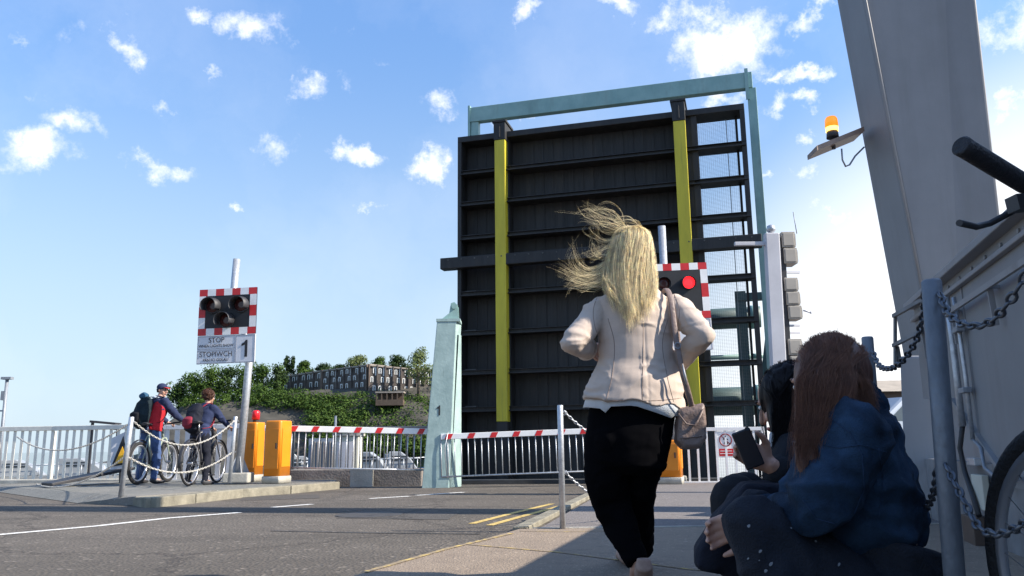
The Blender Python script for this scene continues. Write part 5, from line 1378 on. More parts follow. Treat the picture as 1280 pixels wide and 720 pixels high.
def seglimb(mb, pts, rs, n=14):
    """limb as smooth tapered loft through joints with joint balls"""
    P = []; R = []
    for i in range(len(pts) - 1):
        a, b = V(pts[i]), V(pts[i + 1])
        for k in range(5):
            t = k / 5; P.append(a.lerp(b, t)); base = rs[i][1] + (rs[i][2] - rs[i][1]) * t; R.append(base + rs[i][0] * math.sin(PI * min(1, t * 1.3)))
    P.append(V(pts[-1])); R.append(rs[-1][2])
    for i in range(len(pts) - 1):
        sub = slice(i * 5, i * 5 + 6); mb.loft(P[sub], R[sub], n=n)
    for i, p in enumerate(pts[:-1]): mb.ball(p, rs[i][1] * .99, 12)
    mb.ball(pts[-1], rs[-1][2], 10)
def basic_body(J, s=1., female=True, hands=True, hcfg=None, vox=.006, shoes=True):
    mb = MB()
    S = (J['shR'] - J['shL']).normalized(); H = (J['hpR'] - J['hpL']).normalized()
    pel, che, nk = (J['hpL'] + J['hpR']) / 2, (J['shL'] + J['shR']) / 2, J['neck']
    sw = (J['shR'] - J['shL']).length / 2; wa = pel.lerp(che, .42)
    if 'waist' in J: wa = J['waist']
    mb.loft([pel - (che - pel).normalized() * .06, pel, pel.lerp(wa, .5), wa, wa.lerp(che, .5), che - (che - wa) * .12, che.lerp(nk, .45)],
            [.12 * s, .165 * s, .155 * s, .125 * s, .145 * s, sw * .86, .075 * s], [.09 * s, .115 * s, .105 * s, .095 * s, .11 * s, .095 * s, .06 * s], side=S.lerp(H, .5), n=20)
    T, M = head(mb, J['head'], J['face'], J.get('hup', (0, 0, 1)), s)
    mb.loft([che.lerp(nk, .2), nk, J['head'] - V((0, 0, .05)) - J['face'] * .015], [.065 * s, .052 * s, .05 * s], n=14)
    for k in 'LR':
        mb.ball(J['sh' + k], .058 * s, 12)
        seglimb(mb, [J['sh' + k], J['el' + k], J['wr' + k]], [(.004, .05 * s, .037 * s), (.006, .036 * s, .024 * s)])
        seglimb(mb, [J['hp' + k], J['kn' + k], J['an' + k]], [(.006, .082 * s, .053 * s), (.010, .05 * s, .034 * s)])
        f = (J['toe' + k] - J['an' + k]); mb.loft([J['an' + k] - f.normalized() * .03 + (-UP * .02), J['an' + k].lerp(J['toe' + k], .5), J['toe' + k]], [.033 * s, .04 * s, .03 * s], [.035 * s, .028 * s, .016 * s], side=f.cross(UP), n=10)
        if hands:
            h = (hcfg or {}).get(k, {}); d = h.get('d', (J['wr' + k] - J['el' + k])); pn = h.get('palm', S if k == 'L' else -S)
            hand(mb, J['wr' + k], d, pn, s, h.get('curl', .55), h.get('sgn', 1), length=h.get('len', 1))
    bmesh.ops.recalc_face_normals(mb.bm, faces=mb.bm.faces)
    return mb, T, M
def blade(mb, pts, w0, w1, axis=None, n=3):
    pass
def strands(name, guides, m, parent, per=40, spread=.012, r=.0008, tip=.35, seed=1, seg=14, colvar=.35, twist=1.0):
    """guides: list of control polylines; each grows `per` thin tapering strands around it; random tone per strand"""
    rg = random.Random(seed); verts = []; faces = []; cols = []
    for gi, (g, sp0, sp1, cnt) in enumerate(guides):
        P = smooth_pts(g, 6); L = len(P)
        base_tone = 1 + rg.uniform(-colvar, colvar) * .6
        for _ in range(int(cnt * per)):
            o = V((rg.gauss(0, 1), rg.gauss(0, 1), rg.gauss(0, 1))) * .6; ph = rg.uniform(0, 6); o2 = V((rg.gauss(0, 1), rg.gauss(0, 1), rg.gauss(0, 1))) * .5
            endk = rg.uniform(.78, 1.0); tone = base_tone * (1 + rg.uniform(-colvar, colvar)); rr = r * rg.uniform(.7, 1.4)
            idx0 = len(verts); N = seg
            prev = None
            for i in range(N + 1):
                t = i / N * endk; x = t * (L - 1); k = min(L - 2, int(x)); c = P[k].lerp(P[k + 1], x - k)
                tg = (P[k + 1] - P[k]); tg.normalize()
                sp = sp0 + (sp1 - sp0) * t
                c = c + (o * (1 - t) + (o + o2) * t * 1.0) * sp + V((math.sin(ph + t * 9), math.cos(ph * 1.7 + t * 8), math.sin(ph * .6 + t * 7))) * sp * .22 * twist
                a = tg.orthogonal().normalized(); b = tg.cross(a); w = rr * (1 - (1 - tip) * t)
                for j in range(3): verts.append(c + (a * math.cos(2.094 * j) + b * math.sin(2.094 * j)) * w)
                if i:
                    q = idx0 + (i - 1) * 3
                    for j in range(3): faces.append((q + j, q + (j + 1) % 3, q + 3 + (j + 1) % 3, q + 3 + j))
            cols += [tone] * ((N + 1) * 3)
    me = bpy.data.meshes.new(name); me.from_pydata(verts, [], faces)
    at = me.color_attributes.new('tone', 'FLOAT_COLOR', 'POINT')
    for i, t in enumerate(cols): at.data[i].color = (t, t * (.985 if t < 1 else 1.0), t * (.95 if t < 1 else 1.0), 1)
    for p in me.polygons: p.use_smooth = True
    return link_mesh(name, me, m, parent)
def hairmat(name, c, var=.2, rough=.42, tr=.25):
    m = mat(name, c, rough, var=var, scale=40, attr='tone', spec=.45); N, L, b = mnodes(m)
    src = b.inputs['Base Color'].links[0].from_socket
    tb = N.new('ShaderNodeBsdfTranslucent'); L.new(src, tb.inputs['Color']); ms = N.new('ShaderNodeMixShader'); ms.inputs[0].default_value = tr
    L.new(b.outputs[0], ms.inputs[1]); L.new(tb.outputs[0], ms.inputs[2]); L.new(ms.outputs[0], N['Material Output'].inputs[0]); return m
m_blond = hairmat('blond_hair', (.95, .765, .49)); m_blondb = mat('blond_hair_mass', (.66, .50, .29), .6, var=.3, scale=30, stretch=(3, 3, .4))
m_auburn = hairmat('auburn_hair', (.24, .105, .06), tr=.15); m_auburnb = mat('auburn_hair_mass', (.10, .035, .02), .5, var=.3, scale=30, stretch=(3, 3, .4))
m_blackh = hairmat('black_hair', (.008, .006, .006), tr=.05, rough=.65); m_blackhb = mat('black_hair_mass', (.012, .010, .011), .45, var=.3, scale=30, stretch=(3, 3, .4))
m_curl = hairmat('brown_curly_hair', (.13, .05, .03), tr=.2)
def cloth(name, c, rough=.85, var=.1, bump=.25, bs=220, **k):
    return mat(name, c, rough, var=var, bump=bump, bscale=bs, spec=.25, **k)
m_jack = cloth('linen_jacket', (.52, .43, .365), scale=5, bump=.10, bs=260, stretch=(1, 1, 2.5)); m_shirt = cloth('pale_grey_shirt', (.60, .64, .68)); m_trou = mat('black_trousers', (.0035, .0035, .0045), 1.0, var=.2, spec=.03)
m_bag = mat('taupe_leather', (.20, .145, .125), .5, var=.2, scale=8, bump=.25, bscale=60); m_shoe = mat('tan_suede', (.36, .24, .19), .8, var=.2, scale=20, bump=.2)
m_denim = cloth('blue_denim', (.008, .022, .046), var=.45, scale=9, bump=.35, bs=300, col2=(.032, .072, .135), contrast=(.35, .75)); m_jeans = cloth('faded_black_jeans', (.018, .021, .030), var=.3, scale=7, bump=.4)
m_blackc = cloth('black_cloth', (.010, .011, .015), var=.2); m_navy = cloth('navy_cloth', (.025, .035, .085), var=.2); m_redc = cloth('red_cloth', (.45, .02, .03), var=.15); m_bluej = cloth('blue_jeans', (.06, .10, .22), var=.25, scale=8)
m_maroon = cloth('maroon_backpack', (.24, .025, .045), var=.25); m_tealp = cloth('dark_teal_backpack', (.010, .020, .026), var=.3)
m_stitch = cloth('jacket_seam', (.26, .20, .17))

# ------------------------------------------------ woman in the linen jacket
def woman():
    root = empty('person', V((.62, 4.05, 0)), 0, 'woman seen from behind in beige jacket and black trousers with windblown blond hair', 'person')
    J = dict(shL=W(752, 386, 4.0), shR=W(842, 382, 4.0), elL=W(716, 428, 3.86), elR=W(880, 418, 3.84), wrL=W(737, 438, 4.08), wrR=W(838, 462, 4.10),
             hpL=W(762, 540, 4.0), hpR=W(814, 538, 4.0), knL=W(772, 628, 3.98), knR=W(808, 628, 4.06), anL=W(796, 701, 3.99), anR=W(806, 722, 4.45),
             neck=W(795, 356, 4.0), head=W(789, 315, 4.03), face=V((.05, 1, -.02)).normalized(), waist=W(797, 462, 4.0))
    J['anL'] = W(800, 703, 3.95); J['toeL'] = V((J['anL'].x - .02, J['anL'].y + .06, .03)); J['knL'] = W(771, 626, 4.08)
    J['anR'] = V((.60, 4.62, .085)); J['toeR'] = V((.61, 4.80, .03)); J['knR'] = W(806, 622, 4.25)
    mb, T, M = basic_body(J, .98, hcfg={'L': {'d': V((.6, .8, .15)), 'palm': V((.8, -.6, 0)), 'curl': .8}, 'R': {'d': V((-.7, .7, 0)), 'palm': V((-.6, -.7, 0)), 'curl': .8, 'sgn': -1}})
    body = bake('body', mb.mesh('body'), [('R', .006), ('S', 4)], m_skin, root); face_parts(body, T, M, .98, m_blondb)
    # trousers
    mb = MB()
    HL, HR = J['hpL'], J['hpR']
    def pl(k, x0, Ys): pass
    mb.loft([W(792, 505, 4.0), W(789, 522, 4.0), W(785, 550, 4.0), W(782, 580, 4.0), W(781, 592, 4.0)], [.205, .212, .205, .192, .13], [.125, .135, .150, .135, .09], side=(1, 0, 0), n=28)
    for y in ((763, 560), (805, 560)): mb.ball(W(y[0], 550, 3.94), (.085, .080, .10), 14)
    mb.loft([W(763, 548, 4.0), W(760, 575, 4.0), W(759, 600, 4.02), W(764, 628, 4.06), W(775, 656, 4.04), W(787, 682, 3.99), W(797, 703, 3.95)], [.108, .100, .090, .080, .070, .056, .048], [.125, .118, .105, .095, .082, .062, .052], n=20)
    mb.loft([W(806, 548, 4.0), W(803, 578, 4.04), W(799, 602, 4.1), W(797, 630, 4.22), W(798, 655, 4.32), W(802, 682, 4.44), V((.60, 4.58, .12))], [.108, .096, .084, .078, .076, .062, .056], [.125, .115, .103, .095, .088, .068, .06], n=20)
    bmesh.ops.recalc_face_normals(mb.bm, faces=mb.bm.faces)
    bake('trousers', mb.mesh('t'), [('R', .008), ('S', 6)], m_trou, root, wrinkle(.004, (9, 9, 16), 2, mask=lambda c: 1.4 if c.z < .55 else .6))
    # pale shirt hem
    mb = MB(); mb.loft([W(793, 470, 4.0), W(792, 500, 4.0), W(790, 518, 4.0)], [.21, .232, .242], [.14, .158, .168], side=(1, 0, 0), n=48, cap=False)
    def hem(v):
        if v.co.z < .86: pass
    for v in mb.bm.verts:
        if v.co.z < W(790, 512, 4).z:
            u = (v.co.x - W(790, 518, 4.0).x) / .242
            # rises at the middle back and drops to a point at the left vent
            v.co.z += .034 * (1 - min(1, abs(u + .05) * 1.25)) - (.028 if u < -.6 else 0) + (.018 if u > .7 else 0)
    o = mb.build('shirt', m_shirt, root); md = o.modifiers.new('solid', 'SOLIDIFY'); md.thickness = .004
    # jacket: torso, flared peplum, shoulders
    mb = MB()
    rows = [(793, 505, .258, .178), (794, 492, .246, .170), (796, 472, .222, .155), (796, 452, .194, .140), (795, 430, .186, .138), (794, 408, .196, .138), (795, 390, .212, .132), (796, 376, .192, .112), (796, 364, .130, .088), (796, 356, .075, .070)]
    mb.loft([W(x, y, 4.0 + (.012 if y < 400 else 0)) for x, y, a, b in rows], [r[2] for r in rows], [r[3] for r in rows], side=(.98, .2, 0), n=36)
    for k in 'LR':
        s = J['sh' + k]; e = J['el' + k]; w = J['wr' + k]
        mb.ball(s + V((0, 0, -.008)), (.068, .074, .062), 14)
        w2 = e.lerp(w, .80)
        mb.loft([s.lerp(e, -.1) + V((0, 0, -.012)), s.lerp(e, .3), s.lerp(e, .7), e], [.070, .067, .058, .053], n=18); mb.ball(e, .054, 14)
        mb.loft([e, e.lerp(w2, .4), w2], [.054, .052, .045], n=18)
    # collar
    mb.loft([W(796, 366, 4.0), W(796, 356, 4.0), W(796, 349, 4.0)], [.11, .082, .078], [.085, .075, .075], side=(1, 0, 0), n=24)
    bmesh.ops.recalc_face_normals(mb.bm, faces=mb.bm.faces)
    zh = W(792, 505, 4).z
    cx = W(794, 430, 4.0).x
    w1 = wrinkle(.0050, (3.2, 4, 8), 5, ridg=False); w2_ = wrinkle(.0065, (5, 5, 15), 8); w3_ = wrinkle(.004, (12, 12, 14), 12); seam_x = W(803, 480, 4).x
    def wj(c, n):
        u = abs(c.x - cx); mk = max(0, min(1, .25 + 2.2 * mnoise.noise(V(c) * 4.5 + V((3, 1, 2))) + (.5 if c.x > cx and c.z < 1.22 else 0) + (.4 if u > .2 else 0))); d = w1(c, n) + (w2_(c, n) + w3_(c, n)) * mk
        if abs(c.x - seam_x) < .011 and c.y < 4 and c.z < W(0, 395, 4).z: d += n * -.0028 * (1 - abs(c.x - seam_x) / .011)
        if c.z < zh + .05: d += V((0, 0, .010 * math.sin(c.x * 30 + c.y * 14))) * (1 - max(0, c.z - zh) / .05)
        return d
    jk = bake('jacket', mb.mesh('j'), [('R', .0052), ('S', 3)], m_jack, root, wj)
    import mathutils.bvhtree as _b
    bvj = _b.BVHTree.FromPolygons([v.co + V(wm(root).translation) for v in jk.data.vertices], [tuple(p.vertices) for p in jk.data.polygons])
    def jseam(pp):
        P = smooth_pts([V((a, b_, 0)) for a, b_ in pp], 9); pts = []
        for q in P:
            h = bvj.ray_cast(CAM, ray(q.x, q.y).normalized())
            if h[0] is not None: pts.append(h[0] - ray(q.x, q.y).normalized() * .0002)
        MB().path(pts, .0017, n=6).build('seam', m_stitch, jk)
    jseam([(749, 366), (742, 385), (743, 405), (750, 428)]); jseam([(842, 366), (849, 385), (848, 402), (842, 420)])
    jseam([(804, 400), (804, 440), (803, 480), (803, 503)]); jseam([(760, 398), (768, 430), (765, 470), (757, 502)]); jseam([(835, 398), (828, 430), (834, 470), (842, 502)])
    jseam([(731, 497), (760, 500), (795, 501), (830, 500), (862, 496)])
    # sleeve vent cuff
    mb = MB(); w = J['elL'].lerp(J['wrL'], .8); mb.torus(w, .054, .006, J['wrL'] - J['elL'], 24, 6); mb.build('cuff', m_jack, jk)
    # shoes
    for k in 'LR':
        a, t = J['an' + k], J['toe' + k]; f = (t - a).normalized(); mb = MB()
        if k == 'L':      # trailing foot, heel lifted, sole turned to the viewer
            h = a + V((.01, -.05, -.01)); tt = V((h.x + .01, h.y + .10, .035))
            mb.loft([h + V((0, .0, .035)), h, h.lerp(tt, .3), h.lerp(tt, .65), tt, tt + V((0, .05, -.008))], [.03, .040, .043, .047, .045, .028], [.03, .042, .040, .036, .026, .015], side=(1, 0, 0), n=16)
        else:
            mb.loft([a + V((0, -.07, -.03)), a + V((0, -.03, -.035)), a.lerp(t, .4) - UP * .01, a.lerp(t, .8) - UP * .01, t + V((0, .04, -.004))], [.03, .038, .042, .044, .025], [.035, .045, .04, .028, .016], side=(1, 0, 0), n=16)
        bake('shoe', mb.mesh('s'), [('R', .005), ('S', 3)], m_shoe, root)
    # hair: shaped mass underneath, thousands of strands above
    hc = J['head']
    mb = MB(); mb.ball(hc + V((0, -.018, .022)), (.090, .104, .100), 22)
    mb.loft([W(788, 302, 3.99), W(786, 325, 3.955), W(785, 345, 3.93), W(786, 362, 3.905), W(788, 376, 3.90), W(790, 384, 3.90)], [.094, .092, .088, .080, .062, .035], [.08, .07, .055, .04, .03, .016], side=(1, 0, 0), n=24)
    bmesh.ops.recalc_face_normals(mb.bm, faces=mb.bm.faces)
    hr = bake('hair', mb.mesh('h'), [('R', .008), ('S', 5)], m_blondb, root, wrinkle(.005, (40, 40, 4), 3))
    rg = random.Random(11); gd = []
    def scalp(az, el, k=1.0):   # az from back (0) round; el elevation
        return hc + V((.093 * math.sin(az) * math.cos(el) * k, -.018 - .105 * math.cos(az) * math.cos(el) * k, .022 + .103 * math.sin(el) * k))
    for i in range(230):
        az = rg.uniform(-1.9, 1.9); el = rg.uniform(.05, 1.45); p0 = scalp(az, el, .99)
        pm = scalp(az * .95, el * .35, 1.07); u = max(-1, min(1, az / 1.5 + rg.uniform(-.2, .2)))
        xe = 790 + 24 * u + rg.uniform(-6, 6); ye = 413 - 24 * abs(u) ** 1.5 + rg.uniform(-26, 5)
        if u < -.25: xe += 5
        pe = W(xe, ye, 3.825 + .03 * abs(u) + rg.uniform(-.014, .014)); pb = W(787 + 29 * u + rg.uniform(-4, 4), 350 + rg.uniform(-6, 6), 3.862 + .035 * abs(u) + rg.uniform(-.012, .01))
        gd.append(([p0, pm, pb, pe], .006, rg.uniform(.006, .014), 1))
    strands('lock', gd, m_blond, hr, per=34, r=.00052, seed=2, seg=13, colvar=.5)
    # windblown locks swept out to the left
    fl = []
    def fly(pts, Y0, Y1, s0, s1, c): n = len(pts); fl.append(([W(x, y, Y0 + (Y1 - Y0) * i / (n - 1)) for i, (x, y) in enumerate(pts)], s0, s1, c))
    fly([(785, 290), (762, 279), (745, 268), (722, 254)], 3.95, 3.86, .010, .014, .8)
    fly([(782, 284), (768, 268), (748, 262), (724, 268)], 3.95, 3.90, .010, .014, .7)
    fly([(780, 292), (758, 290), (742, 277), (728, 270)], 3.95, 3.90, .012, .016, .8)
    fly([(770, 300), (752, 300), (746, 288), (750, 276)], 3.97, 3.9, .010, .012, .5)
    fly([(765, 322), (742, 336), (722, 326), (714, 296)], 3.95, 3.88, .010, .008, 1.0)
    fly([(765, 326), (740, 342), (718, 334), (712, 308)], 3.95, 3.9, .010, .010, .7)
    fly([(768, 330), (745, 342), (720, 344), (697, 330)], 3.95, 3.85, .014, .012, 1.1)
    fly([(768, 338), (744, 352), (722, 350), (700, 341)], 3.95, 3.86, .014, .014, 1.1)
    fly([(770, 342), (748, 356), (726, 357), (705, 352)], 3.94, 3.86, .016, .016, 1.3)
    fly([(772, 335), (752, 345), (735, 350), (716, 357)], 3.94, 3.88, .016, .02, 1.2)
    fly([(775, 318), (750, 322), (738, 314), (742, 300)], 3.95, 3.9, .012, .012, .5)
    fly([(777, 305), (757, 312), (740, 322), (730, 318)], 3.95, 3.9, .014, .016, .6)
    fly([(776, 345), (758, 352), (745, 352), (728, 362)], 3.93, 3.9, .016, .02, 1.0)
    fly([(800, 283), (785, 275), (765, 277), (750, 290)], 3.95, 3.9, .016, .018, .5)
    fl = [([p + V((0, 0, 0)) for p in g], a * 1.1, b * 1.3, c) for g, a, b, c in fl]
    rg2 = random.Random(77)
    fl += [([p + V((rg2.gauss(0, .012), rg2.gauss(0, .012), rg2.gauss(0, .012))) * (i + .3) for i, p in enumerate(g)], .004, .006, .22) for g, a, b, c in fl for _ in range(4)]
    strands('windblown_lock', fl, m_blond, hr, per=15, r=.00040, seed=9, seg=20, twist=1.5, tip=.25)
    return J
JW = woman()
def shoulder_bag():
    Y = 3.93; root = empty('shoulder_bag', W(862, 560, Y), 0, 'taupe leather shoulder bag hanging at the right hip of the woman', 'bag')
    mb = MB(); c = W(862, 532, Y - .02)
    pts = [W(848, 512, Y), W(878, 505, Y), W(881, 530, Y), W(881, 548, Y), W(873, 560, Y), W(852, 561, Y), W(844, 552, Y), W(845, 530, Y)]
    ctr = sum(pts, V()) / len(pts)
    for k, (off, sc) in enumerate(((-.05, .86), (-.035, 1.0), (.035, 1.0), (.05, .86))):
        pass
    rings = [[mb.bm.verts.new(ctr + (p - ctr) * sc + V((0, off, 0))) for p in pts] for off, sc in ((-.055, .80), (-.042, .97), (0, 1.04), (.042, .97), (.055, .80))]
    for A, B in zip(rings[:-1], rings[1:]):
        for j in range(8): mb.face([A[j], A[(j + 1) % 8], B[(j + 1) % 8], B[j]], True)
    mb.face(rings[0]); mb.face(rings[-1][::-1]); bmesh.ops.recalc_face_normals(mb.bm, faces=mb.bm.faces)
    b = bake('bag_body', mb.mesh('b'), [('R', .005), ('S', 5)], m_bag, root, wrinkle(.003, (14, 14, 9), 4))
    mb = MB(); mb.path([W(848, 517, Y - .062), W(858, 530, Y - .066), W(870, 532, Y - .066), W(879, 512, Y - .058)], .004); mb.path([W(849, 548, Y - .06), W(878, 545, Y - .06)], .0028); mb.build('piping', m_bag, b)
    # strap: over the right shoulder, down the back to the bag (two straps)
    mb = MB(); st = [W(829, 366, 4.1), W(833, 361, 4.0), W(838, 372, 3.90), W(842, 400, 3.865), W(846, 430, 3.85), W(853, 465, 3.845), W(860, 490, 3.86), W(865, 510, 3.90)]
    mb.loft(smooth_pts(st, 6), .014, .0035, side=(1, 0, 0), n=8); mb.build('strap', m_bag, root)
    mb = MB(); st = [W(836, 372, 4.12), W(846, 410, 4.14), W(852, 460, 4.12), W(860, 495, 4.05), W(868, 510, 3.98)]
    mb.loft(smooth_pts(st, 5), .012, .0035, side=(1, 0, 0), n=8); mb.build('strap', m_bag, root)
    mb = MB(); mb.torus(W(847, 432, 3.842), .014, .003, (0, 1, 0), 14, 6); mb.loft([W(853, 455, 3.835), W(856, 470, 3.83), W(858, 480, 3.832)], [.004, .007, .003], n=6); mb.build('buckle', m_galvd, root)
shoulder_bag()

# ------------------------------------------------ crouching red haired girl
def redhead():
    root = empty('person', V((.75, 1.95, 0)), 0, 'girl with long auburn hair crouching in a blue denim jacket and dark jeans', 'person')
    hd = W(1037, 478, 1.95)
    J = dict(head=hd, face=V((-.5, .82, -.25)).normalized(), neck=W(1056, 520, 1.95), shL=W(1062, 548, 1.80), shR=W(1050, 545, 2.10), elL=W(1022, 630, 1.78), elR=W(1000, 640, 2.12),
             wrL=W(968, 655, 2.03), wrR=W(934, 652, 2.0), hpL=V((.80, 1.86, .24)), hpR=V((.80, 2.06, .24)), knL=W(940, 655, 1.83), knR=W(945, 645, 2.08),
             anL=V((.66, 1.82, .09)), anR=V((.66, 2.06, .09)), toeL=V((.50, 1.80, .03)), toeR=V((.50, 2.05, .03)), waist=W(1092, 640, 1.96))
    mb, T, M = basic_body(J, .93, vox=.005, hcfg={'L': {'d': V((-.6, .7, -.2)), 'palm': V((0, .3, -1)), 'curl': .9, 'sgn': 1}, 'R': {'d': V((-.45, .8, -.25)), 'palm': V((-.8, -.5, -.3)), 'curl': 1.0, 'sgn': -1}})
    body = bake('body', mb.mesh('body'), [('R', .0045), ('S', 3)], m_skin, root); face_parts(body, T, M, .93, m_auburnb)
    mb = MB()
    for k in 'LR': seglimb(mb, [J['hp' + k], J['kn' + k], J['an' + k] + UP * .02], [(.008, .092, .066), (.010, .064, .046)], 18)
    pc = (J['hpL'] + J['hpR']) / 2; mb.ball(pc + V((.01, 0, .02)), (.165, .20, .175), 18); mb.loft([pc, pc + V((.05, 0, .18))], [.17, .16], [.14, .13], side=(0, 1, 0), n=18)
    bmesh.ops.recalc_face_normals(mb.bm, faces=mb.bm.faces)
    tr = bake('jeans', mb.mesh('t'), [('R', .007), ('S', 5)], m_jeans, root, wrinkle(.006, (13, 13, 13), 1))
    # paint flecks on the jeans
    rg = random.Random(21); mbf = MB(); mbf.bm.free(); 
    import mathutils.bvhtree as _b
    bv = _b.BVHTree.FromPolygons([v.co + V(wm(root).translation) for v in tr.data.vertices], [tuple(p.vertices) for p in tr.data.polygons])
    mbf = MB()
    for _ in range(12):
        px, py = rg.uniform(925, 1080), rg.uniform(628, 716); d = ray(px, py).normalized(); hit = bv.ray_cast(CAM, d)
        if hit[0] is None: continue
        p, n = hit[0], hit[1]; t = n.orthogonal().normalized(); bq = n.cross(t); r = rg.uniform(.0012, .0034) * (2 if rg.random() < .15 else 1); a0 = rg.random() * 3; e = rg.uniform(.5, 2.2)
        mbf.face([mbf.bm.verts.new(p + n * .0018 + t * math.cos(a0 + 2 * PI * j / 7) * r * e * rg.uniform(.7, 1.2) + bq * math.sin(a0 + 2 * PI * j / 7) * r) for j in range(7)])
    fl = mbf.build('paint_fleck', mat('paint_fleck_grey', (.22, .235, .26), .7, var=.1), tr, keep=True); fl['kind'] = 'stuff'
    # jacket
    mb = MB(); S = (J['shL'] - J['shR']).normalized()
    mb.loft([W(1080, 690, 1.98), W(1078, 665, 1.98), W(1073, 630, 1.98), W(1067, 590, 1.97), W(1062, 558, 1.96), W(1068, 530, 1.95), W(1060, 512, 1.95)], [.150, .168, .175, .178, .178, .155, .085], [.085, .125, .130, .125, .108, .085, .06], side=S, n=30)
    for k in 'LR':
        s, e, w = J['sh' + k], J['el' + k], J['wr' + k]; mb.ball(s, .072, 14)
        mb.loft([s, s.lerp(e, .4), s.lerp(e, .8), e], [.073, .068, .060, .056], n=18); mb.ball(e, .057, 14); mb.loft([e, e.lerp(w, .5), e.lerp(w, .88)], [.056, .048, .040], n=18)
    mb.loft([W(1064, 520, 1.95), W(1056, 505, 1.95), W(1050, 497, 1.95)], [.10, .078, .074], [.08, .066, .062], side=S, n=20)
    bmesh.ops.recalc_face_normals(mb.bm, faces=mb.bm.faces)
    jw = wrinkle(.016, (7, 7, 8), 6); jw2 = wrinkle(.007, (15, 15, 18), 3)
    jk = bake('denim_jacket', mb.mesh('j'), [('R', .006), ('S', 5)], m_denim, root, lambda c, n: jw(c, n) + jw2(c, n))
    bv = _b.BVHTree.FromPolygons([v.co + V(wm(root).translation) for v in jk.data.vertices], [tuple(p.vertices) for p in jk.data.polygons])
    def seam(pp, nm='seam'):
        pts = []
        for (a, b_) in zip(pp[:-1], pp[1:]):
            for i in range(14):
                px = a[0] + (b_[0] - a[0]) * i / 14; py = a[1] + (b_[1] - a[1]) * i / 14; h = bv.ray_cast(CAM, ray(px, py).normalized())
                if h[0] is not None: pts.append(h[0] + h[1] * .0012)
        if len(pts) > 2: MB().path(pts, .0011, n=6).build(nm, m_dseam, jk)
    seam([(1028, 556), (1050, 560), (1075, 556), (1110, 566)]); seam([(1040, 524), (1062, 540), (1078, 570), (1080, 610), (1066, 645)]); seam([(1098, 560), (1104, 600), (1098, 650)]); seam([(1004, 625), (1020, 648), (1045, 655)])
    mb = MB(); mb.loft([W(1046, 512, 1.95), W(1052, 503, 1.95), W(1058, 500, 1.95)], [.088, .094, .084], [.078, .086, .076], side=S, n=28); bake('collar', mb.mesh('c'), [('R', .005), ('S', 2)], m_denim, jk, wrinkle(.004, (14, 14, 14), 3))
    for k in 'LR':
        a = J['an' + k]; t = J['toe' + k]; mb = MB(); mb.loft([a + V((.05, 0, -.04)), a + V((0, 0, -.04)), a.lerp(t, .5) - UP * .02, t + UP * .01], [.035, .042, .045, .03], [.04, .05, .04, .022], side=(0, 1, 0), n=14); bake('shoe', mb.mesh('s'), [('R', .006), ('S', 3)], m_dgrey, root)
    # hair
    mb = MB(); f = J['face']; mb.ball(hd + V((.010, 0, .018)), (.088, .086, .096), 20)
    mb.loft([W(1040, 465, 1.95), W(1040, 490, 1.93), W(1042, 505, 1.91), W(1040, 525, 1.90)], [.086, .082, .078, .05], [.08, .076, .065, .045], side=(1, 0, 0), n=20)
    mb.loft([W(1022, 470, 1.86), W(1018, 510, 1.83), W(1014, 545, 1.81), W(1010, 580, 1.79), W(1008, 596, 1.78)], [.045, .042, .036, .026, .010], [.035, .032, .028, .018, .008], side=(1, 0, 0), n=16)
    bmesh.ops.recalc_face_normals(mb.bm, faces=mb.bm.faces)
    hr = bake('hair', mb.mesh('h'), [('R', .006), ('S', 5)], m_auburnb, root, wrinkle(.0035, (45, 45, 4), 3))
    rg = random.Random(5); gd = []
    for i in range(250):
        az = rg.uniform(-PI, PI); el = rg.uniform(.35, 1.5)
        d = V((math.cos(az) * math.cos(el), math.sin(az) * math.cos(el), math.sin(el)))
        if d.y > .35 and d.x < .2 and el < 1.0: continue
        p0 = hd + V((.010, 0, .018)) + V((d.x * .089, d.y * .087, d.z * .097)) * 1.0
        side_front = (d.x < .15 and d.y < .3)
        u = rg.random()
        if rg.random() < .62 and d.y < .35:    # falls in front over the left shoulder
            x1 = 1000 + 60 * u; pts = [p0, W(x1 + 4, 470 + 8 * u, 1.825), W(1000 + 50 * u, 520, 1.80), W(998 + 34 * u + rg.uniform(-4, 4), rg.uniform(545, 600), 1.775)]
        else:
            pts = [p0, W(1040 + 40 * u, 470, 1.85 + .1 * rg.random()), W(1050 + 38 * u, 495, 1.85), W(1052 + 40 * u + rg.uniform(-4, 4), rg.uniform(500, 516), 1.84)]
        gd.append((pts, .007, rg.uniform(.010, .016), 1))
    strands('lock', gd, m_auburn, hr, per=48, r=.0004, seed=4, seg=12, colvar=.30, twist=.6)
m_dseam = cloth('denim_seam', (.02, .042, .085))
redhead()

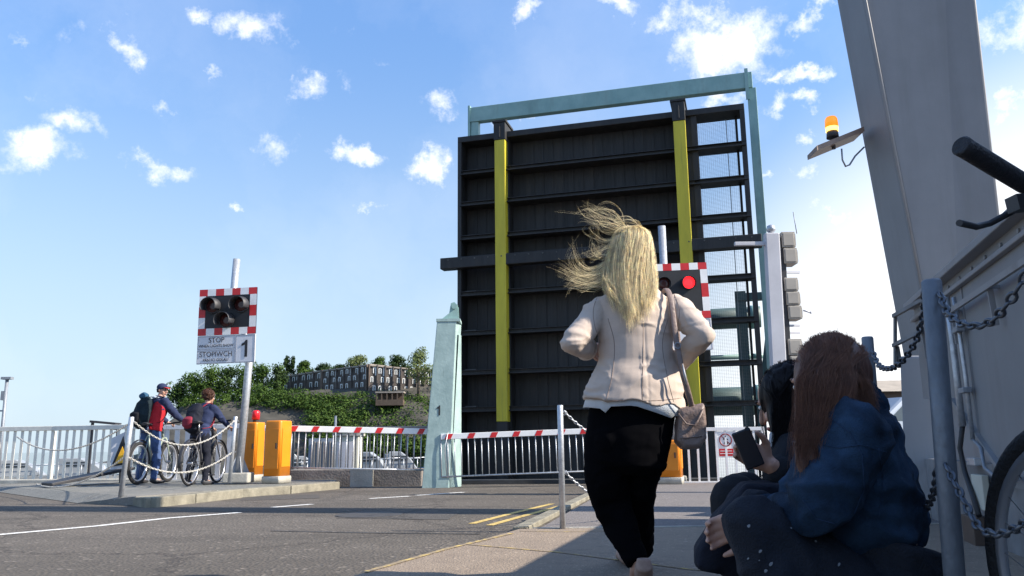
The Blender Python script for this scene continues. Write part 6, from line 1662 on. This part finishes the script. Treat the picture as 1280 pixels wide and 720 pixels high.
# ------------------------------------------------ dark haired girl with the phone
def darkgirl():
    root = empty('person', V((.88, 2.6, 0)), 0, 'girl with long black hair and dark clothes crouching and holding up a phone', 'person')
    hd = W(984, 502, 2.5)
    J = dict(head=hd, face=V((-.72, .62, -.38)).normalized(), neck=W(1000, 540, 2.52), shL=W(1000, 568, 2.38), shR=W(1000, 562, 2.68), elL=W(985, 604, 2.30), elR=W(975, 620, 2.64),
             wrL=W(964, 582, 2.27), wrR=W(930, 640, 2.45), hpL=V((1.0, 2.45, .22)), hpR=V((1.0, 2.65, .22)), knL=W(922, 628, 2.42), knR=W(930, 620, 2.66),
             anL=V((.74, 2.42, .09)), anR=V((.76, 2.66, .09)), toeL=V((.58, 2.40, .03)), toeR=V((.60, 2.64, .03)), waist=W(1030, 615, 2.55))
    mb, T, M = basic_body(J, .93, vox=.005, hcfg={'L': {'d': V((-.85, .0, .50)), 'palm': V((-.1, -1, .1)), 'curl': .55, 'sgn': 1, 'len': .85}, 'R': {'d': V((-1, -.15, -.1)), 'palm': V((.0, -.5, -.8)), 'curl': .7, 'sgn': -1}})
    body = bake('body', mb.mesh('body'), [('R', .0045), ('S', 2)], m_skin, root); face_parts(body, T, M, .93, m_blackhb)
    mb = MB()
    for k in 'LR': seglimb(mb, [J['hp' + k], J['kn' + k], J['an' + k] + UP * .02], [(.010, .105, .082), (.012, .078, .055)], 18)
    pc = (J['hpL'] + J['hpR']) / 2; mb.ball(pc + V((.02, 0, .02)), (.15, .185, .16), 18)
    bmesh.ops.recalc_face_normals(mb.bm, faces=mb.bm.faces)
    bake('trousers', mb.mesh('t'), [('R', .008), ('S', 5)], m_blackc, root, wrinkle(.005, (12, 12, 12), 1))
    # top with pale shirt under a black jacket
    mb = MB(); S = (J['shL'] - J['shR']).normalized()
    mb.loft([W(1040, 660, 2.55), W(1030, 620, 2.55), W(1012, 585, 2.53), W(1004, 562, 2.53), W(1000, 548, 2.52)], [.17, .185, .19, .17, .08], [.12, .115, .11, .09, .06], side=S, n=26)
    for k in 'LR':
        s, e, w = J['sh' + k], J['el' + k], J['wr' + k]; mb.ball(s, .072, 14)
        mb.loft([s, s.lerp(e, .5), e], [.074, .070, .062], n=16); mb.ball(e, .062, 12); mb.loft([e, e.lerp(w, .5), e.lerp(w, .85)], [.060, .048, .038], n=16)
    bmesh.ops.recalc_face_normals(mb.bm, faces=mb.bm.faces)
    bake('jacket', mb.mesh('j'), [('R', .007), ('S', 5)], m_blackc, root, wrinkle(.007, (10, 10, 9), 6))
    mb = MB(); mb.loft([W(968, 540, 2.44), W(972, 565, 2.43), W(982, 600, 2.42), W(992, 628, 2.42)], [.012, .035, .05, .06], [.012, .03, .045, .05], side=(1, 0, 0), n=14)
    bake('shirt_front', mb.mesh('sf'), [('R', .006), ('S', 4)], m_shirt2, root, wrinkle(.004, (16, 16, 9), 2))
    for k in 'LR':
        a = J['an' + k]; t = J['toe' + k]; mb = MB(); mb.loft([a + V((.05, 0, -.04)), a + V((0, 0, -.04)), a.lerp(t, .5) - UP * .02, t + UP * .01], [.035, .042, .045, .03], [.04, .05, .04, .022], side=(0, 1, 0), n=14); bake('shoe', mb.mesh('s'), [('R', .006), ('S', 3)], m_dgrey, root)
    # dark coat tail hanging off the knees
    mb = MB(); prof = [(985, 606), (935, 606), (905, 640), (873, 690), (873, 712), (905, 716), (935, 760), (990, 760)]
    A = [W(x, y, 2.16 + .0 * x) for x, y in prof]; mb.prism(A, (.02, .14, 0)); bmesh.ops.recalc_face_normals(mb.bm, faces=mb.bm.faces)
    bake('coat_tail', mb.mesh('c'), [('R', .009), ('S', 7)], m_navyb, root, wrinkle(.008, (10, 10, 5), 8))
    mb = MB(); mb.ball(hd + V((.015, 0, .02)), (.096, .090, .105), 20)
    mb.loft([W(990, 485, 2.5), W(992, 515, 2.47), W(990, 545, 2.43), W(985, 572, 2.40), W(984, 585, 2.39)], [.085, .080, .06, .035, .015], [.08, .07, .05, .03, .012], side=(1, 0, 0), n=20)
    bmesh.ops.recalc_face_normals(mb.bm, faces=mb.bm.faces)
    hr = bake('hair', mb.mesh('h'), [('R', .007), ('S', 5)], m_blackhb, root, wrinkle(.004, (40, 40, 5), 3))
    rg = random.Random(8); gd = []
    for i in range(150):
        az = rg.uniform(-PI, PI); el = rg.uniform(.3, 1.5); d = V((math.cos(az) * math.cos(el), math.sin(az) * math.cos(el), math.sin(el)))
        if d.x < .1 and d.y > .3 and el < 1.0: continue
        p0 = hd + V((.015, 0, .02)) + V((d.x * .096, d.y * .09, d.z * .105)); u = rg.random()
        if d.y < .2: pts = [p0, W(968 + 30 * u, 505, 2.41), W(968 + 25 * u, 545, 2.38), W(965 + 25 * u, rg.uniform(560, 600), 2.35)]
        else: pts = [p0, W(975 + 30 * u, 510, 2.6), W(980 + 25 * u, 545, 2.58), W(985 + 20 * u, 580, 2.55)]
        gd.append((pts, .005, .008, 1))
    gd.append(([W(952, 500, 2.42), W(952, 530, 2.40), W(956, 550, 2.38), W(950, 572, 2.36)], .004, .008, .6))
    MATS['black_hair'].node_tree.nodes['Principled BSDF'].inputs['Specular IOR Level'].default_value = .12; m_blackhb.node_tree.nodes['Principled BSDF'].inputs['Specular IOR Level'].default_value = .1
    strands('lock', gd, m_blackh, hr, per=12, r=.0007, seed=6, seg=11)
    # phone: thing of its own
    cc = W(935, 561, 2.215); up = (W(925, 537, 2.235) - W(941, 574, 2.235)).normalized(); nr = V((-.12, -.98, .0)); nr = (nr - up * nr.dot(up)).normalized(); x = up.cross(nr)
    Mx = Matrix((x, nr, up)).transposed(); mb = MB(); mb.box(cc, (.052, .009, .104), Mx); ph = empty('phone', cc, 0, 'black mobile phone held up by the dark haired girl', 'phone')
    mb.build('case', mat('phone_black', (.02, .018, .022), .3, var=.1), ph, bevel=.004)
    mb = MB(); mb.box(cc - nr * .0052, (.046, .001, .094), Mx); mb.build('screen', m_glassd, ph)
    mb = MB(); mb.loft([cc + nr * .0045 + up * .05 + x * .018, cc + nr * .0065 + up * .05 + x * .018], .006, n=12); mb.build('camera_lens', m_glassd, ph)
m_shirt2 = cloth('grey_white_shirt', (.42, .43, .45)); m_navyb = cloth('dark_navy_coat', (.012, .014, .024), var=.2)
darkgirl()

# ------------------------------------------------ cyclists
def cyclist(name_label, base, yaw, face, s, jacket, panel, trou, hair, cap, packmat, packlabel, vox=.010, reach=1.0, hairfn=None):
    """stands astride a bicycle; local frame x forward, y left"""
    root = empty('person', base, 0, name_label, 'person')
    R3 = Matrix.Rotation(yaw, 3, 'Z'); P = lambda x, y, z: V(base) + R3 @ V((x * s, y * s, z * s))
    J = dict(hpL=P(.0, .09, .93), hpR=P(0, -.09, .93), knL=P(.03, .16, .50), knR=P(.06, -.15, .50), anL=P(-.04, .20, .085), anR=P(.0, -.19, .085), toeL=P(.13, .22, .03), toeR=P(.16, -.21, .03),
             shL=P(.12, .18, 1.40), shR=P(.12, -.18, 1.40), neck=P(.14, 0, 1.48), head=P(.18, 0, 1.62), face=V(face).normalized(), elL=P(.30, .25, 1.18), elR=P(.30, -.25, 1.18), wrL=P(.50 * reach, .24, 1.06), wrR=P(.50 * reach, -.24, 1.06), waist=P(.03, 0, 1.13))
    mb, T, M = basic_body(J, s, hcfg={'L': {'d': R3 @ V((1, -.2, -.25)), 'palm': R3 @ V((0, 0, -1)), 'curl': .8, 'sgn': -1}, 'R': {'d': R3 @ V((1, .2, -.25)), 'palm': R3 @ V((0, 0, -1)), 'curl': .8, 'sgn': 1}})
    body = bake('body', mb.mesh('body'), [('R', .007), ('S', 2)], m_skin, root); face_parts(body, T, M, s, m_blackhb)
    mb = MB()
    for k in 'LR': seglimb(mb, [J['hp' + k], J['kn' + k], J['an' + k] + UP * .01], [(.008, .100 * s, .072 * s), (.01, .068 * s, .052 * s)], 16)
    mb.ball(P(0, 0, .95), (.17 * s, .17 * s, .13 * s), 16); bmesh.ops.recalc_face_normals(mb.bm, faces=mb.bm.faces)
    bake('trousers', mb.mesh('t'), [('R', vox), ('S', 4)], trou, root, wrinkle(.007, (9, 9, 10), 2))
    mb = MB(); sd = R3 @ V((0, 1, 0))
    mb.loft([P(0, 0, .86), P(0, 0, .95), P(.03, 0, 1.12), P(.09, 0, 1.30), P(.12, 0, 1.40), P(.13, 0, 1.46), P(.14, 0, 1.50)], [v * s for v in (.19, .195, .18, .21, .20, .12, .075)], [v * s for v in (.135, .14, .13, .135, .115, .085, .075)], side=sd, n=24)
    for k in 'LR':
        a, e, w = J['sh' + k], J['el' + k], J['wr' + k]; mb.ball(a, .08 * s, 12); mb.loft([a, a.lerp(e, .5), e], [.078 * s, .07 * s, .06 * s], n=14); mb.ball(e, .06 * s, 10); mb.loft([e, e.lerp(w, .9)], [.058 * s, .040 * s], n=14)
    bmesh.ops.recalc_face_normals(mb.bm, faces=mb.bm.faces)
    jk = bake('jacket', mb.mesh('j'), [('R', vox), ('S', 4)], jacket, root, wrinkle(.008, (8, 8, 9), 3))
    if panel:
        mb = MB(); mb.loft([P(.0, -.07, .90), P(.04, -.07, 1.12), P(.09, -.075, 1.30), P(.11, -.07, 1.38)], [.135 * s, .125 * s, .14 * s, .10 * s], [.145 * s, .14 * s, .14 * s, .11 * s], side=sd, n=20); bake('side_panel', mb.mesh('p'), [('R', vox), ('S', 3)], panel, jk, wrinkle(.005, (9, 9, 9), 4))
        mb = MB(); mb.torus(P(.12, 0, 1.475), .085 * s, .022 * s, (0.2, 0, 1), 20, 8); mb.build('hood', m_shirt, jk)
    for k in 'LR':
        a, t = J['an' + k], J['toe' + k]; mb = MB(); f = (t - a); mb.loft([a - f * .35 - UP * .03, a - UP * .035, a.lerp(t, .5) - UP * .02, t + f * .25 + UP * .01], [.035, .042, .045, .03], [.04, .05, .04, .022], side=f.cross(UP), n=12); bake('shoe', mb.mesh('s'), [('R', .008), ('S', 3)], m_dgrey, root)
    hd = J['head']
    if cap:
        mb = MB(); mb.ball(hd + V((0, 0, .045 * s)) - J['face'] * .01, (.088 * s, .10 * s, .078 * s), 18, M); h2 = bake('cap', mb.mesh('c'), [('R', .007), ('S', 3)], m_navy, root)
        mb = MB(); fdir = J['face']; sdd = fdir.cross(UP).normalized(); c0 = hd + fdir * .085 * s + UP * .052 * s
        mb.loft([c0 - fdir * .02, c0 + fdir * .03, c0 + fdir * .065 - UP * .01], [.068 * s, .062 * s, .03 * s], [.006, .005, .004], side=sdd, n=14); mb.build('cap_brim', m_redc, h2)
        mb = MB(); mb.loft([hd - J['face'] * .045 * s + UP * .01, hd - J['face'] * .05 * s - UP * .05 * s], [.07 * s, .055 * s], n=14); mb.build('hair', m_blackhb, root)
        mb = MB()
        for k in (-1, 1): mb.ball(T(.03 * k, .086, .012), (.018, .006, .014), 8, M)
        mb.beam(T(-.07, .0, .015), T(-.04, .085, .015), .004, .006); mb.beam(T(.07, .0, .015), T(.04, .085, .015), .004, .006); mb.beam(T(-.04, .089, .015), T(.04, .089, .015), .005, .005); mb.build('glasses', m_dgrey, root)
    else:
        mb = MB(); mb.ball(hd - J['face'] * .02 + UP * .035, (.112 * s, .118 * s, .112 * s), 20); bmesh.ops.recalc_face_normals(mb.bm, faces=mb.bm.faces)
        hr = bake('hair', mb.mesh('h'), [('R', .010), ('S', 2)], mat('curly_hair_mass', (.06, .025, .015), .8, var=.3, scale=30), root, wrinkle(.012, (26, 26, 26), 2, ridg=False))
        rg = random.Random(3); gd = []
        for i in range(170):
            d = V((rg.gauss(0, 1), rg.gauss(0, 1), rg.gauss(0, 1))).normalized()
            if d.dot(J['face']) > .55 or d.z < -.5: continue
            p = hd - J['face'] * .02 + UP * .035 + d * .105 * s; t = d.orthogonal().normalized(); b = d.cross(t); k = rg.uniform(.012, .02)
            gd.append(([p, p + d * .012 + t * k, p + d * .022 - t * k * .2 + b * k, p + d * .032 - t * k, p + d * .036 - b * k], .003, .005, 1))
        strands('curl', gd, m_curl, hr, per=5, r=.0013, seed=3, seg=10)
    # backpack: a thing of its own
    pk = empty('backpack', P(-.10, 0, 1.1), 0, packlabel, 'backpack'); mb = MB()
    mb.loft([P(-.16, 0, .98), P(-.20, 0, 1.02), P(-.20, 0, 1.16), P(-.15, 0, 1.34), P(-.10, 0, 1.44), P(-.07, 0, 1.47)], [v * s for v in (.12, .155, .165, .155, .12, .05)], [v * s for v in (.08, .12, .13, .115, .09, .04)], side=sd, n=20)
    bmesh.ops.recalc_face_normals(mb.bm, faces=mb.bm.faces); bp = bake('pack_body', mb.mesh('b'), [('R', vox), ('S', 3)], packmat[0], pk, wrinkle(.008, (9, 9, 7), 6))
    mb = MB(); mb.loft([P(-.30, 0, 1.03), P(-.335, 0, 1.08), P(-.33, 0, 1.18), P(-.27, 0, 1.24)], [v * s for v in (.08, .115, .115, .08)], [v * s for v in (.03, .05, .05, .03)], side=sd, n=16); bake('front_pocket', mb.mesh('f'), [('R', vox), ('S', 3)], packmat[1], bp)
    for y in (-1, 1):
        mb = MB(); mb.loft(smooth_pts([P(-.08, .09 * y, 1.42), P(.06, .13 * y, 1.50), P(.19, .14 * y, 1.40), P(.19, .15 * y, 1.22), P(.06, .19 * y, 1.06), P(-.10, .14 * y, 1.02)], 5), .024 * s, .006, side=sd, n=8); mb.build('shoulder_strap', packmat[1], pk)
    if cap:
        mb = MB(); mb.ball(P(-.16, 0.02, 1.50), (.075, .075, .06), 14); bake('rolled_jacket', mb.mesh('r'), [('R', .01), ('S', 2)], m_tealp2, pk, wrinkle(.01, (14, 14, 14), 2))
    return root
m_tealp2 = cloth('blue_teal_cloth', (.03, .09, .16), var=.2)
# bases: over the middle of each bicycle
def over(B, yaw, d): return V((B.x + math.cos(yaw) * d, B.y + math.sin(yaw) * d, IZ))
cyclist('cyclist in a dark cap with red and blue jacket standing astride a bicycle', over(B1, R_(97), .50), R_(58), (.85, -.30, -.12), .985, m_navy, m_redc, m_bluej, None, True, (m_tealp, m_blackc), 'large dark backpack with a blue roll on top worn by the capped cyclist')
cyclist('curly haired cyclist in a navy jacket standing astride a dark bicycle', over(B2, R_(97), .48), R_(66), (.55, .82, -.08), .875, m_navy, None, m_navyb, None, False, (m_navyb, m_maroon), 'dark backpack with maroon panels on the curly haired cyclist')
